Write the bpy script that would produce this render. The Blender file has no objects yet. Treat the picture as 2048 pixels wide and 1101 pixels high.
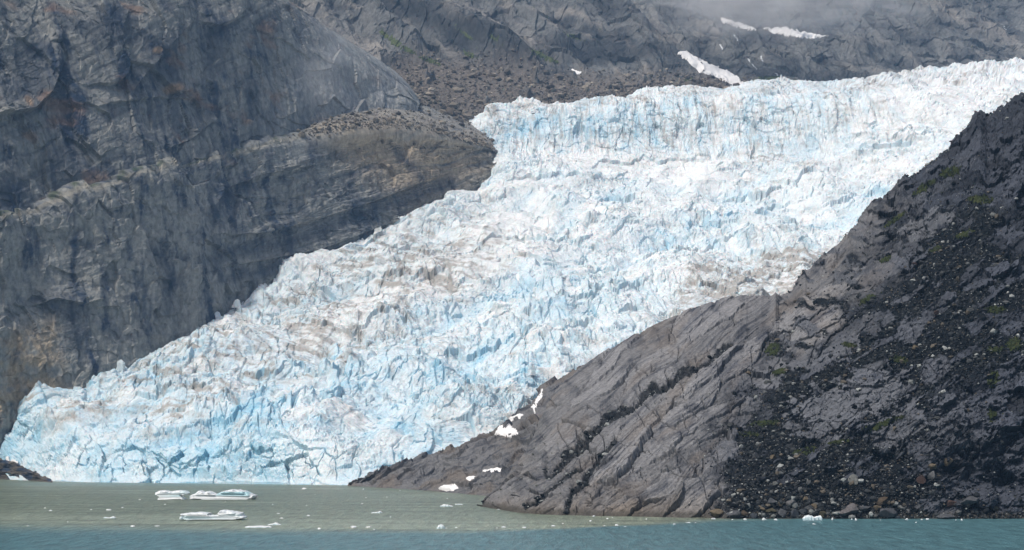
import bpy, math, random
import numpy as np
from mathutils import Vector

rng = np.random.RandomState(7)
random.seed(7)
SC = bpy.context.scene
COL = SC.collection
F, H, HY = 3000.0, 26.0, 900.0          # focal length and eye height of the survey, horizon row

# ------------------------------------------------------------------ noise
def _hash(ix, iy, iz, seed):
    h = (ix.astype(np.int64) * 374761393 + iy.astype(np.int64) * 668265263 + iz.astype(np.int64) * 2147483647 + seed * 974634541) & 0xFFFFFFFF
    h = ((h ^ (h >> 13)) * 1274126177) & 0xFFFFFFFF
    h = ((h ^ (h >> 15)) * 2246822519) & 0xFFFFFFFF
    return (h ^ (h >> 16)) & 0xFFFFFFFF

def _r(h, k):
    return ((((h + k * 0x9E3779B9) * 2654435761) & 0xFFFFFFFF) >> 8) / 16777216.0

def perlin(x, y, z=None, seed=0):
    if z is None: z = np.zeros_like(x)
    x0, y0, z0 = np.floor(x), np.floor(y), np.floor(z)
    fx, fy, fz = x - x0, y - y0, z - z0
    u, v, w = [f * f * f * (f * (f * 6 - 15) + 10) for f in (fx, fy, fz)]
    out = 0
    flat = not np.any(fz)
    for dz in ((0,) if flat else (0, 1)):
        wz = 1 if flat else (w if dz else 1 - w)
        for dy in (0, 1):
            wy = v if dy else 1 - v
            for dx in (0, 1):
                wx = u if dx else 1 - u
                h = _hash(x0 + dx, y0 + dy, z0 + dz, seed)
                a = _r(h, 1) * 2 * np.pi; b = _r(h, 2) * 2 - 1
                s = np.sqrt(1 - b * b) if not flat else 1
                g = np.cos(a) * s * (fx - dx) + np.sin(a) * s * (fy - dy) + (0 if flat else b * (fz - dz))
                out = out + g * wx * wy * wz
    return out * 1.6

def fbm(x, y, z=None, o=4, seed=0, gain=0.5, ridged=False):
    t, a, s, n = 0, 1.0, 1.0, 0
    for i in range(o):
        p = perlin(x * s + 17.3 * i, y * s - 9.1 * i, None if z is None else z * s + 4.7 * i, seed + i * 13)
        if ridged: p = 1 - 2 * np.abs(p)
        t = t + a * p; n += a; a *= gain; s *= 2.03
    return t / n

def worley(x, y, seed=0, jitter=0.9, tilt=1.0):
    """F1, F2, a random value per cell, and a tilted plane per cell."""
    x0, y0 = np.floor(x), np.floor(y)
    f1 = np.full(x.shape, 9.0); f2 = f1.copy(); idv = np.zeros(x.shape); pl = np.zeros(x.shape)
    for dy in (-1, 0, 1):
        for dx in (-1, 0, 1):
            h = _hash(x0 + dx, y0 + dy, np.zeros_like(x0), seed)
            cx = x0 + dx + 0.5 + (_r(h, 1) - .5) * jitter; cy = y0 + dy + 0.5 + (_r(h, 2) - .5) * jitter
            d = np.sqrt((x - cx) ** 2 + (y - cy) ** 2)
            near = d < f1
            f2 = np.where(near, f1, np.minimum(f2, d)); f1 = np.where(near, d, f1)
            idv = np.where(near, _r(h, 3), idv)
            pl = np.where(near, ((_r(h, 4) - .5) * (x - cx) + (_r(h, 5) - .5) * (y - cy)) * 2 * tilt, pl)
    return f1, f2, idv, pl

def sm(a, b, x):
    t = np.clip((x - a) / (b - a), 0, 1)
    return t * t * (3 - 2 * t)

def mix(a, b, t):
    t = np.asarray(t)[..., None] if np.ndim(a) != np.ndim(t) or np.shape(a)[-1:] == (3,) else t
    return a * (1 - t) + b * t

# ------------------------------------------------------------------ survey geometry
def W(px, py, d):
    px, py, d = np.asarray(px, float), np.asarray(py, float), np.asarray(d, float)
    return np.stack([(px - 1024) * d / F, d, H + (HY - py) * d / F], -1)

def proj(P):
    return 1024 + F * P[..., 0] / P[..., 1], HY - F * (P[..., 2] - H) / P[..., 1]

def hermite(c, k, t):
    """Cubic through the rows of c at knots k, sampled at t."""
    m = np.zeros_like(c)
    dk = (k[1:] - k[:-1])
    s = (c[1:] - c[:-1]) / dk.reshape(-1, *([1] * (c.ndim - 1)))
    m[0], m[-1] = s[0], s[-1]
    a, b = s[:-1], s[1:]
    mono = np.where(a * b > 0, 2 * a * b / np.where(a + b == 0, 1, a + b), 0)
    m[1:-1] = 0.5 * mono + 0.5 * 0.5 * (a + b)
    i = np.clip(np.searchsorted(k, t, side='right') - 1, 0, len(k) - 2)
    h = dk[i]; u = (t - k[i]) / h
    sh = (-1,) + (1,) * (c.ndim - 1)
    u, h = u.reshape(sh), h.reshape(sh)
    return ((2*u**3 - 3*u**2 + 1) * c[i] + (u**3 - 2*u**2 + u) * h * m[i] + (-2*u**3 + 3*u**2) * c[i+1] + (u**3 - u**2) * h * m[i+1])

def loft(rows, nu, nv):
    """rows[r][c] = (px, py, depth): returns survey rows/columns grids and world points, nv x nu."""
    c = np.array(rows, float)
    c[..., 2] = 1 / c[..., 2]
    du = np.linalg.norm(np.diff(c[..., :2], axis=1), axis=-1).mean(0)
    mp = c[..., 0].mean(0)
    far_out = ((mp[:-1] + mp[1:]) / 2 > 2140) | ((mp[:-1] + mp[1:]) / 2 < -110)      # coarser beyond the surveyed strip
    ku = np.concatenate([[0], np.cumsum(np.maximum(4, np.where(far_out, du * .14, du)))])
    global LAST
    LAST = ku[-2] / ku[-1]
    kv = np.concatenate([[0], np.cumsum(np.maximum(4, np.linalg.norm(np.diff(c[..., :2], axis=0), axis=-1).mean(1)))])
    g = hermite(c, kv, np.linspace(0, kv[-1], nv))
    g = hermite(np.swapaxes(g, 0, 1).copy(), ku, np.linspace(0, ku[-1], nu))
    g = np.swapaxes(g, 0, 1)
    px, py, d = g[..., 0], g[..., 1], 1 / g[..., 2]
    return px, py, W(px, py, d)

def normals(P, view=True):
    du = np.gradient(P, axis=1); dv = np.gradient(P, axis=0)
    n = np.cross(du, dv)
    n /= np.linalg.norm(n, axis=-1, keepdims=True) + 1e-9
    return n

def facing(n, P):
    """Turn normals so that most look up or to the fjord."""
    f = (n[..., 2] * 1.0 - n[..., 1] * 0.8)
    return n if np.median(f) > 0 else -n

# ------------------------------------------------------------------ objects
def tag(o, label=None, cat=None, group=None, kind=None):
    if label: o['label'] = label
    if cat: o['category'] = cat
    if group: o['group'] = group
    if kind: o['kind'] = kind
    return o

def mesh_obj(name, V, Fc, mat, col=None, parent=None, smooth=False):
    V = np.ascontiguousarray(V.reshape(-1, 3), np.float32); Fc = np.asarray(Fc)
    me = bpy.data.meshes.new(name)
    k = Fc.shape[1]
    me.vertices.add(len(V)); me.vertices.foreach_set('co', V.ravel())
    me.loops.add(Fc.size); me.loops.foreach_set('vertex_index', Fc.ravel().astype(np.int32))
    me.polygons.add(len(Fc))
    me.polygons.foreach_set('loop_start', np.arange(0, Fc.size, k, dtype=np.int32))
    me.polygons.foreach_set('use_smooth', np.full(len(Fc), smooth))
    if col is not None:
        a = me.color_attributes.new('Col', 'FLOAT_COLOR', 'POINT')
        c4 = np.ones((len(V), 4), np.float32); c4[:, :3] = np.clip(col.reshape(-1, 3), 0, 1)
        a.data.foreach_set('color', c4.ravel())
    me.update(calc_edges=True); me.validate()
    me.materials.append(mat)
    o = bpy.data.objects.new(name, me); COL.objects.link(o)
    if parent: o.parent = parent
    return o

def grid_faces(nv, nu, flip=False):
    i = np.arange(nv * nu).reshape(nv, nu)
    f = np.stack([i[:-1, :-1], i[:-1, 1:], i[1:, 1:], i[1:, :-1]], -1).reshape(-1, 4)
    return f[:, ::-1] if flip else f

def orient(P, faces):
    a = P.reshape(-1, 3)[faces]
    n = np.cross(a[:, 1] - a[:, 0], a[:, 3] - a[:, 0])
    return faces if np.median(n[:, 2] - 0.8 * n[:, 1]) > 0 else faces[:, ::-1]

# ------------------------------------------------------------------ materials
def nd(nt, t, **kw):
    n = nt.nodes.new(t)
    for k, v in kw.items():
        if k in n.inputs: n.inputs[k].default_value = v
        else: setattr(n, k, v)
    return n

def material(name, scale=1.0, var=0.35, bump=0.5, bdist=0.3, rough=0.85, spec=0.3, stretch=(1, 1, 1), flat=None, sss=0, detail=8):
    m = bpy.data.materials.new(name); m.use_nodes = True
    nt = m.node_tree; L = nt.links
    b = nt.nodes['Principled BSDF']
    b.inputs['Roughness'].default_value = rough; b.inputs['Specular IOR Level'].default_value = spec
    tc = nd(nt, 'ShaderNodeTexCoord'); mp = nd(nt, 'ShaderNodeMapping'); mp.inputs['Scale'].default_value = stretch
    L.new(tc.outputs['Object'], mp.inputs['Vector'])
    n1 = nd(nt, 'ShaderNodeTexNoise', Scale=scale, Detail=detail, Roughness=0.65)
    L.new(mp.outputs[0], n1.inputs['Vector'])
    mr = nd(nt, 'ShaderNodeMapRange'); mr.inputs['From Min'].default_value = 0.3; mr.inputs['From Max'].default_value = 0.7
    mr.inputs['To Min'].default_value = 1 - var; mr.inputs['To Max'].default_value = 1 + var
    L.new(n1.outputs['Fac'], mr.inputs['Value'])
    mul = nd(nt, 'ShaderNodeMix', data_type='RGBA', blend_type='MULTIPLY'); mul.inputs['Factor'].default_value = 1
    if flat is None:
        at = nd(nt, 'ShaderNodeAttribute', attribute_name='Col'); L.new(at.outputs['Color'], mul.inputs['A'])
    else:
        mul.inputs['A'].default_value = (*flat, 1)
    L.new(mr.outputs[0], mul.inputs['B'])
    L.new(mul.outputs['Result'], b.inputs['Base Color'])
    if bump:
        n2 = nd(nt, 'ShaderNodeTexNoise', Scale=scale * 1.7, Detail=detail, Roughness=0.7)
        L.new(mp.outputs[0], n2.inputs['Vector'])
        bp = nd(nt, 'ShaderNodeBump', Strength=bump, Distance=bdist)
        L.new(n2.outputs['Fac'], bp.inputs['Height']); L.new(bp.outputs[0], b.inputs['Normal'])
    if sss:
        b.inputs['Subsurface Weight'].default_value = sss
        b.inputs['Subsurface Radius'].default_value = (0.45, 0.85, 1.0); b.inputs['Subsurface Scale'].default_value = 1.5
    return m

M_ICE = material('glacier_ice', 0.5, 0.13, 0.7, 0.9, 0.6, 0.2, sss=.5)
M_ROCK = material('hill_rock', 0.6, 0.35, 0.8, 0.5, 0.9, 0.05)
M_CLIFF = material('cliff_rock', 0.22, 0.35, 0.8, 1.2, 0.9, 0.05, (1, 1, 0.6))
M_STONE = material('boulder_stone', 1.2, 0.35, 0.6, 0.25, 0.9, 0.06)
M_SNOW = material('old_snow', 0.4, 0.06, 0.3, 0.4, 0.7, 0.2, flat=(0.88, 0.865, 0.85))
M_FLOE = material('floating_ice', 1.2, 0.06, 0.4, 0.2, 0.35, 0.4)
M_GRASS = material('mountain_grass', 0.9, 0.5, 0.9, 0.5, 0.9, 0.1)
M_STREAM = material('white_water', 0.5, 0.2, 0.3, 0.3, 0.5, 0.3, flat=(0.62, 0.64, 0.66))

# ------------------------------------------------------------------ features in survey coordinates
def seg_dist(px, py, pts):
    """Distance to a polyline and the signed side of it (positive above / right)."""
    best = np.full(px.shape, 1e9); side = np.zeros(px.shape)
    for (x0, y0), (x1, y1) in zip(pts[:-1], pts[1:]):
        dx, dy = x1 - x0, y1 - y0; l2 = dx * dx + dy * dy
        t = np.clip(((px - x0) * dx + (py - y0) * dy) / l2, 0, 1)
        d = np.hypot(px - x0 - t * dx, py - y0 - t * dy)
        s = np.sign(dy * (px - x0) - dx * (py - y0))
        side = np.where(d < best, s, side); best = np.minimum(best, d)
    return best, side

def inside(px, py, poly):
    r = np.zeros(px.shape, bool); n = len(poly)
    for i in range(n):
        x0, y0 = poly[i]; x1, y1 = poly[(i + 1) % n]
        if y0 == y1: continue
        c = ((y0 > py) != (y1 > py)) & (px < (x1 - x0) * (py - y0) / (y1 - y0) + x0)
        r ^= c
    return r

def soft_poly(px, py, poly, w):
    """1 inside, 0 outside, soft over w."""
    d, _ = seg_dist(px, py, list(poly) + [poly[0]])
    return sm(-w, w, np.where(inside(px, py, poly), d, -d))

def band(px, py, pts, w):
    d, _ = seg_dist(px, py, pts)
    return np.exp(-(d / w) ** 2)

def step(px, py, pts, fade, reach):
    """1 just above the line falling to 0 with height, 0 below; fades at its ends: a jutting lip."""
    d, s = seg_dist(px, py, pts)
    x0, x1 = min(p[0] for p in pts), max(p[0] for p in pts)
    e = sm(x0 - 5, x0 + fade, px) * (1 - sm(x1 - fade, x1 + 5, px))
    return np.where(s > 0, np.exp(-d / reach), 0) * e

# ==================================================================== GLACIER
G = [
 # below the water, waterline, brow of the front, then stations up the flow to the crest and over it
 [(25,992,1270),(62,992,1240),(180,994,1190),(320,996,1160),(460,998,1135),(590,999,1110),(690,1000,1085),(710,1004,1080)],
 [(20,960,1300),(64,962,1262),(180,965,1200),(320,967,1172),(460,969,1145),(590,970,1120),(700,972,1095),(725,985,1088)],
 [(-70,890,1425),(-6,868,1390),(130,862,1288),(280,872,1215),(440,872,1180),(590,880,1152),(810,918,1130),(850,945,1110)],
 [(30,850,1400),(72,806,1390),(200,795,1345),(350,790,1300),(500,790,1270),(720,815,1225),(1000,846,1195),(1040,880,1180)],
 [(210,780,1455),(245,741,1450),(370,722,1430),(510,715,1400),(670,715,1365),(860,740,1315),(1085,776,1265),(1120,820,1240)],
 [(400,670,1585),(430,634,1580),(560,630,1560),(710,630,1525),(870,642,1485),(1050,675,1425),(1240,690,1350),(1280,730,1330)],
 [(555,575,1705),(588,532,1700),(740,525,1690),(900,522,1668),(1060,535,1630),(1240,580,1560),(1430,610,1470),(1470,650,1440)],
 [(800,480,1860),(832,430,1850),(970,430,1840),(1100,435,1820),(1240,455,1785),(1410,510,1710),(1640,560,1590),(1690,600,1550)],
 [(955,385,1985),(985,336,1970),(1090,340,1980),(1210,350,1980),(1350,375,1940),(1550,420,1850),(1850,450,1720),(1900,500,1690)],
 [(925,330,2060),(955,285,2050),(1080,295,2060),(1220,303,2062),(1390,303,2062),(1640,300,2025),(2000,310,1900),(2060,360,1870)],
 [(895,290,2100),(934,250,2095),(1055,218,2112),(1190,210,2122),(1350,195,2124),(1600,185,2125),(2120,195,2080),(2180,230,2060)],
 [(890,280,2130),(936,246,2120),(1062,210,2165),(1180,202,2190),(1345,180,2230),(1640,168,2330),(2150,112,2600),(2220,110,2620)],
 [(890,320,2250),(940,300,2260),(1062,262,2310),(1180,250,2340),(1345,230,2380),(1640,215,2490),(2150,160,2800),(2220,150,2820)],
]
for i, r in enumerate(G):
    if i < 9: r.append((r[-1][0] + 15, r[-1][1] + 20, r[-1][2] + 5))
    else: r.append([(2500, 380, 1900), (2800, 205, 2150), (3000, 70, 2900), (3000, 120, 3100)][i - 9])
px, py, P = loft(G, 985, 860)
n = facing(normals(P), P)
X, Y, Z = P[..., 0], P[..., 1], P[..., 2]
nv, nu = px.shape
# plan coordinates turned to the flow (which comes down to the left and out)
wx = X + 9 * fbm(X / 35, Y / 35, o=3, seed=31); wy = Y + 9 * fbm(X / 35, Y / 35, o=3, seed=32)
ca, sa = math.cos(0.55), math.sin(0.55)
s_, t_ = wx * ca - wy * sa, wx * sa + wy * ca
edge = np.linspace(0, 1, nu)[None, :] * np.ones((nv, 1)) / LAST
vv = np.linspace(0, 1, nv)[:, None] * np.ones((1, nu))
calm = np.clip(soft_poly(px, py, [(930,470),(1010,425),(1110,430),(1090,470),(980,490)], 25)
     + soft_poly(px, py, [(560,700),(700,610),(900,520),(1040,480),(1060,500),(800,620),(640,710)], 22) * .7
     + soft_poly(px, py, [(1080,312),(1300,306),(1480,318),(1420,352),(1200,350),(1080,340)], 18) * .8 + soft_poly(px, py, [(1650,230),(1900,160),(2048,150),(2048,185),(1900,270),(1700,280)], 40) * .5, 0, 1)
calm = np.clip(calm + .65 * sm(.12, .45, fbm(X / 65, Y / 65, o=3, seed=40)) * (1 - sm(840, 900, py)), 0, 1)
rough = (0.55 + 0.6 * sm(-.35, .35, fbm(X / 90, Y / 90, o=3, seed=41))) * (1 - .82 * calm)
front = sm(1300, 1220, Y) * 1.0
b_ = 1.35 * Z + 6 * fbm(X / 30, Y / 40, o=3, seed=33)
a_ = X + 5 * fbm(X / 24, Z / 24, o=3, seed=34)
topi = soft_poly(px, py, [(930,250),(1200,195),(1800,170),(1800,260),(1500,320),(960,320)], 20)
low_ = sm(840, 900, py)
# shelves: flat snow above, broken ice below, stepping down the flow
ph = Z / 27 + 1.5 * fbm(X / 85, Y / 85, o=3, seed=46)
fr_ = ph - np.floor(ph)
shelf = np.where(fr_ < .72, fr_ / .72, (1 - fr_) / .28)
shm = sm(-.25, .3, fbm(X / 110, Y / 110, o=2, seed=47)) * (1 - topi) * (1 - .7 * low_)
rough = np.clip(rough * (1 - .45 * sm(.3, .9, 1 - shelf) * shm), 0, 1.3)
f1, f2, c1, p1 = worley(a_ / 27, b_ / 21, 51)
g1, g2, c2, p2 = worley(a_ / 11.5 + 3, b_ / 9, 52)
h1, h2, c3, p3 = worley(a_ / 5 + .13 * fbm(X / 3, Z / 3, o=2, seed=35), b_ / 4.3, 53)
k1, k2, c4, p4 = worley(X / 2.2, Z * 1.3 / 2.0, 54)
e1, e2, c0, p0 = worley(a_ / 62 + .3, b_ / 40, 50)
def billow(sc, seed, o=3): return 1 - 2.2 * np.abs(fbm(X / sc, Y / sc, Z / sc, o=o, seed=seed, gain=.5))
dn_ = 6 * fbm(X / 70, Y / 70, o=3, seed=42) + 8 * (shelf - .5) * shm + rough * (7 * p0 + 6 * (c0 - .5))
dn_ = dn_ + rough * (4.5 * (c1 - .5) + 6 * p1 - 1.5 * (1 - sm(0, .08, f2 - f1)))
rsel = sm(-.15, .3, fbm(X / 40, Z / 40, o=3, seed=58))
dn_ = dn_ + rough * (.45 + .8 * rsel) * (2.0 * (c2 - .5) + 3.0 * p2)
dn_ = dn_ + (.25 + .75 * rough) * (.4 + .9 * rsel) * (.8 * (c3 - .5) + 1.3 * p3) + (.15 + .35 * rough) * (.4 * (c4 - .5) + .6 * p4)
dn_ = dn_ + 1.7 * billow(11, 44) * (.3 + .7 * rough) + (.75 * billow(4.5, 45) + .35 * billow(1.9, 46, 2)) * (.35 + .65 * np.clip(rough, 0, 1))
# steps in the fall: a lip that stands out over a wall
nzx, nzy = 14 * fbm(px / 45, py / 45, o=3, seed=97), 16 * fbm(px / 45, py / 45, o=3, seed=98)
for pts, hh, rc in (([(1170,335),(1290,318),(1430,328)], 10, 24), ([(1440,398),(1530,388),(1660,345)], 13, 30), ([(1380,440),(1500,428),(1620,395)], 8, 20), ([(940,486),(1060,474),(1210,482)], 9, 26),
    ([(690,566),(850,548),(1010,562)], 8, 22), ([(590,650),(700,655),(830,636)], 8, 22), ([(470,748),(600,738),(720,752)], 9, 22), ([(860,716),(980,696),(1100,676)], 11, 26),
    ([(1000,372),(1120,362),(1230,372)], 9, 20), ([(1250,520),(1380,500),(1520,470)], 9, 24), ([(1700,300),(1800,285),(1900,262)], 9, 24), ([(1050,612),(1180,602),(1320,570)], 9, 24), ([(250,800),(340,782),(450,776)], 8, 20)):
    dn_ = dn_ + hh * step(px + nzx, py + nzy, pts, 45, rc) * (.7 + .5 * fbm(px / 18, py / 18, o=3, seed=99))
# blades and teeth
rg = fbm(a_ / 9, b_ / 9, o=4, seed=48, ridged=True, gain=.55)
up_ = rough * 3.2 * sm(.25, .9, rg) * sm(-.05, .45, fbm(X / 45, Y / 45, o=2, seed=49))
# zones of leaning blades and towers
zone_ = np.clip(sum(soft_poly(px, py, q, 28) for q in (
    [(960,600),(1050,540),(1300,540),(1330,610),(1180,650),(1000,650)], [(640,690),(760,610),(900,590),(930,660),(800,740),(660,740)],
    [(830,800),(900,700),(1080,650),(1200,670),(1050,770),(900,840)], [(1420,500),(1520,455),(1660,440),(1620,525),(1450,530)], [(380,870),(480,770),(640,720),(760,760),(640,850),(480,880)],
    [(230,760),(330,700),(440,630),(560,560),(600,600),(470,700),(330,770)], [(1250,480),(1450,400),(1560,400),(1500,470),(1300,510)])), 0, 1)
zone_ = zone_ * sm(-.35, .15, fbm(X / 30, Z / 24, o=3, seed=91))
z1, z2, zc, zp = worley(a_ / 8.5 + .35 * Z / 9, b_ / 19, 92)
dn_ = dn_ + zone_ * (4.0 * (zc - .5) + 5.5 * zp - 3.5 * (1 - sm(0, .12, z2 - z1)))
up_ = up_ + zone_ * 3.0 * (zc - .3)
# sheer wall at the water: broad upright blocks
y1, y2, yc, yp = worley(X / 17 + .3 * fbm(X / 9, Z / 9, o=2, seed=93), Z / 30, 94)
dn_ = dn_ * (1 - .35 * low_) + low_ * (4.5 * (yc - .5) + 5 * yp - .5 * (1 - sm(0, .06, y2 - y1)))
# flow ridges
ga, gb = px * math.cos(.42) - py * math.sin(.42), px * math.sin(.42) + py * math.cos(.42) + 18 * fbm(px / 140, py / 90, o=2, seed=95)
flow = fbm(ga / 330, gb / 46, o=4, seed=96, gain=.55)
dn_ = dn_ + 7 * flow * (1 - topi) * (1 - low_)
# splits between blocks: thin, deep, in groups
w1_, w2_, _, _ = worley(a_ / 13 + .25 * fbm(X / 6, Z / 6, o=2, seed=36), b_ / 24, 59)
split = (1 - sm(0, .055, w2_ - w1_)) * sm(.12, .4, fbm(X / 33, Z / 26, o=3, seed=60))
dn_ = dn_ - 7 * split
# fluted ice cliff at the head of the fall
fl1 = fbm(a_ / 11, Z / 75, o=4, seed=56, ridged=True, gain=.6); fl2 = worley((a_ + 8 * fbm(X / 60, Z / 60, o=2, seed=103)) / (15), Z / 48, 57)
topv = .35 + .65 * sm(-.2, .25, fbm(X / 70, Z / 50, o=3, seed=104))
dn_ = dn_ * (1 - .6 * topi) + topi * topv * (5.0 * fl1 + 8 * fl2[3] + 6 * (fl2[2] - .5)) + topi * 4 * worley(a_ / 30, b_ / 30, 105)[3]
# open cracks across the flow
cr = np.abs(perlin(s_ / 60, t_ / 11, seed=61) + .3 * perlin(s_ / 14, t_ / 9, seed=62))
crack = (1 - low_) * (1 - sm(0, .05, cr)) * sm(.0, .35, perlin(X / 80, Y / 80, seed=63) + .05)
dn_ = dn_ - 4 * crack * (1 - .5 * calm)
hum = fbm(a_ / 120, b_ / 75, o=3, seed=102, gain=.45)
dn_ = dn_ * .80 + 20 * hum * (1 - topi) * (1 - .6 * low_) + .30 * fbm(X / 1.4, Y / 1.4, Z / 1.4, o=2, seed=101)
lat = sm(0, .03, edge) * (1 - sm(.97, 1, edge))
under = sm(1, 9, Z)
dirv = n * np.array([1, 1, 1]) * .75 + np.array([0, -.12, .35]); dirv /= np.linalg.norm(dirv, axis=-1, keepdims=True)
Pd = P + dirv * (dn_ * (.35 + .65 * under) * (.35 + .65 * lat))[..., None] + np.array([0, 0, 1.0]) * (up_ * under)[..., None]
Pd[..., 2] = np.where(Z < 0, np.minimum(Pd[..., 2], -4), Pd[..., 2])
nn = facing(normals(Pd), Pd)
wall = sm(.55, .1, nn[..., 2])
white, blue, dirt = np.array([.855, .885, .885]), np.array([.37, .64, .79]), np.array([.35, .32, .285])
lowf = sm(560, 860, py)
ptch = fbm(X / 34, Y / 34, Z / 34, o=5, seed=71, gain=.6)
fresh_shade = np.clip(wall * (.16 + .2 * lowf) * (.5 + c2) + .55 * sm(.02, .6, ptch) * (.35 + .7 * lowf) + .08 + .34 * lowf * sm(-.5, .2, ptch), 0, 1)
fresh_shade = np.clip(fresh_shade + .34 * topi * sm(-.25, .45, fbm(X / 16, Z / 50, o=4, seed=74)) + .12 * sm(.05, .4, -hum) - .3 * calm + .4 * split + .30 * zone_ * sm(.3, .8, zc) + .22 * sm(.0, .4, -flow) * (1 - calm), 0, 1)  # fresh ice, plus the head wall's sky-blue shade painted in; hollows and splits bluer
dn = fbm(s_ / 40, t_ / 9, Z / 30, o=6, seed=72, gain=.62)
dsp = fbm(X / 6, Y / 6, Z / 6, o=4, seed=73, gain=.7)
reg = np.clip(.9 * soft_poly(px, py, [(60,840),(330,705),(560,590),(800,460),(980,500),(820,640),(600,750),(300,850)], 60) * 1.25
     + .75 * soft_poly(px, py, [(700,540),(950,450),(1100,470),(900,590)], 40)
     + 4 * soft_poly(px, py, [(1330,620),(1400,545),(1560,515),(1660,510),(1660,620),(1340,650)], 18)
     + .7 * band(px, py, [(1000,240),(1180,205),(1360,182),(1700,172),(2048,140)], 16)
     + .35 * soft_poly(px, py, [(1450,300),(1600,280),(1650,340),(1480,390)], 30) + .42, 0, 3.5)
dm = np.clip(reg * (sm(-.12, .5, dn) * .75 + .55 * sm(.05, .6, dsp)), 0, .9)
drt2 = fbm(X / 9, Z / 24, o=5, seed=75, gain=.65)
dm = np.clip(dm * (.55 + .9 * sm(-.2, .35, flow)) * (1 - .8 * low_) + .16 * reg * sm(-.3, .4, fbm(ga / 60, gb / 12, o=6, seed=77, gain=.75)) + .05 + .45 * reg * sm(.15, .55, drt2 + .4 * dn) + .42 * topi * sm(-.05, .5, fbm(X / 5, Z / 40, o=4, seed=76)) + .45 * sm(.90, .975, edge) * sm(-.3, .3, fbm(X / 9, Z / 9, o=4, seed=78, gain=.7)) * (1 - low_), 0, .85)  # head wall: dirt streaks, deepened to paint its grey sky-lit shade
col = mix(mix(np.broadcast_to(white, P.shape), blue, fresh_shade), dirt, dm)
glacier = mesh_obj('glacier', Pd, orient(Pd, grid_faces(nv, nu)), M_ICE, col)
tag(glacier, 'broad crevassed blue and white glacier tumbling down to the water', 'glacier')
GP, Gpx, Gpy = Pd, *proj(Pd)

# seracs: the ice towers that stand clear of the surface
def serac(cx, cy, cz, r, h, seed, lean):
    R = np.random.RandomState(seed)
    a = np.linspace(0, 2 * np.pi, 22, endpoint=False); t = np.linspace(0, 1, 15)
    A, T = np.meshgrid(a, t)
    k = R.randint(4, 7); off = R.rand() * 6
    rad = r * (1 / np.maximum(.62, np.cos(((A + off) % (2 * np.pi / k)) - np.pi / k)) * .8)
    rad = rad * (1.15 - (.35 + .25 * R.rand()) * T) * np.where(T > .86, 1 - ((T - .86) / .14) ** 2 * .75, 1)
    x, y, z = rad * np.cos(A), rad * np.sin(A) * .8, (T * 1.45 - .45) * h
    q = worley((A * r) / 2.6 + seed, z / 3.4, seed)
    k2 = 1 + .30 * (q[2] - .5) + .24 * q[3] * .6
    z = z + .12 * h * (q[2] - .5) * T
    x, y = x * k2 + lean[0] * T * h, y * k2 + lean[1] * T * h
    V = np.stack([x + cx, y + cy, z + cz], -1)
    f = []
    for i in range(14):
        for j in range(22):
            f.append((i*22+j, i*22+(j+1)%22, (i+1)*22+(j+1)%22, (i+1)*22+j))
    top = 14 * 22
    f += [(top+j, top+(j+1)%22, len(V.reshape(-1,3)), len(V.reshape(-1,3))) for j in range(22)]
    V = np.vstack([V.reshape(-1, 3), V[-1].mean(0)[None] + [[0, 0, .05 * h]]])
    return V, f

def mesh_any(name, V, faces, mat, col=None, parent=None, smooth=False):
    me = bpy.data.meshes.new(name)
    me.from_pydata([tuple(v) for v in V], [], [tuple(dict.fromkeys(f)) for f in faces])
    if col is not None:
        a = me.color_attributes.new('Col', 'FLOAT_COLOR', 'POINT')
        c4 = np.ones((len(V), 4), np.float32); c4[:, :3] = col
        a.data.foreach_set('color', c4.ravel())
    me.polygons.foreach_set('use_smooth', np.full(len(me.polygons), smooth))
    me.update(); me.materials.append(mat)
    o = bpy.data.objects.new(name, me); COL.objects.link(o)
    if parent: o.parent = parent
    return o

spots = [(240,742,5,17),(250,745,4,9),(300,722,4,8),(388,655,6,13),(398,650,4,11),(434,634,5,9),(470,605,5,8),(548,582,6,10),(585,540,5,9),
         (300,730,5,9),(68,812,5,9),(112,797,5,8),(160,790,6,7),(787,640,5,17),(880,645,4,15),(640,590,5,8),(700,710,5,11),(960,560,4,12),
         (1015,250,7,9),(1070,222,8,9),(1380,190,7,8),(1470,185,7,9),(1800,170,8,8),(1890,158,8,8),(1965,150,8,9),(2030,140,8,9)]
R = np.random.RandomState(3)
for i in range(58):
    iv, iu = R.randint(int(nv * .16), int(nv * .9)), R.randint(int(nu * .05), int(nu * .93))
    if calm[iv, iu] > .3: continue
    x, y = Gpx[iv, iu], Gpy[iv, iu]
    if x < 0 or x > 2040: continue
    spots.append((x, y, R.uniform(2.5, 5), R.uniform(5, 10)))
ok = (Z > 2)
for i, (x, y, r, h) in enumerate(spots):
    d = np.where(ok, np.hypot(Gpx - x, Gpy - y) + Y * .002, 1e9); k = np.unravel_index(np.argmin(d), d.shape)
    c = GP[k]
    V, f = serac(c[0], c[1], c[2] - .15 * h, r * .95, h * .8, 200 + i, R.uniform(-.12, .12, 2))
    mz = fbm(V[:, 0] / 5, V[:, 1] / 5, V[:, 2] / 5, o=3, seed=88)
    cc = mix(mix(np.broadcast_to(white, V.shape), blue, np.clip(.12 + .3 * mz + .25 * float(lowf[k]), 0, 1)), dirt, np.clip(float(dm[k]) * .6 + .25 * mz, 0, .6))
    mesh_any('serac', V, f, M_ICE, cc, glacier)

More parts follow.
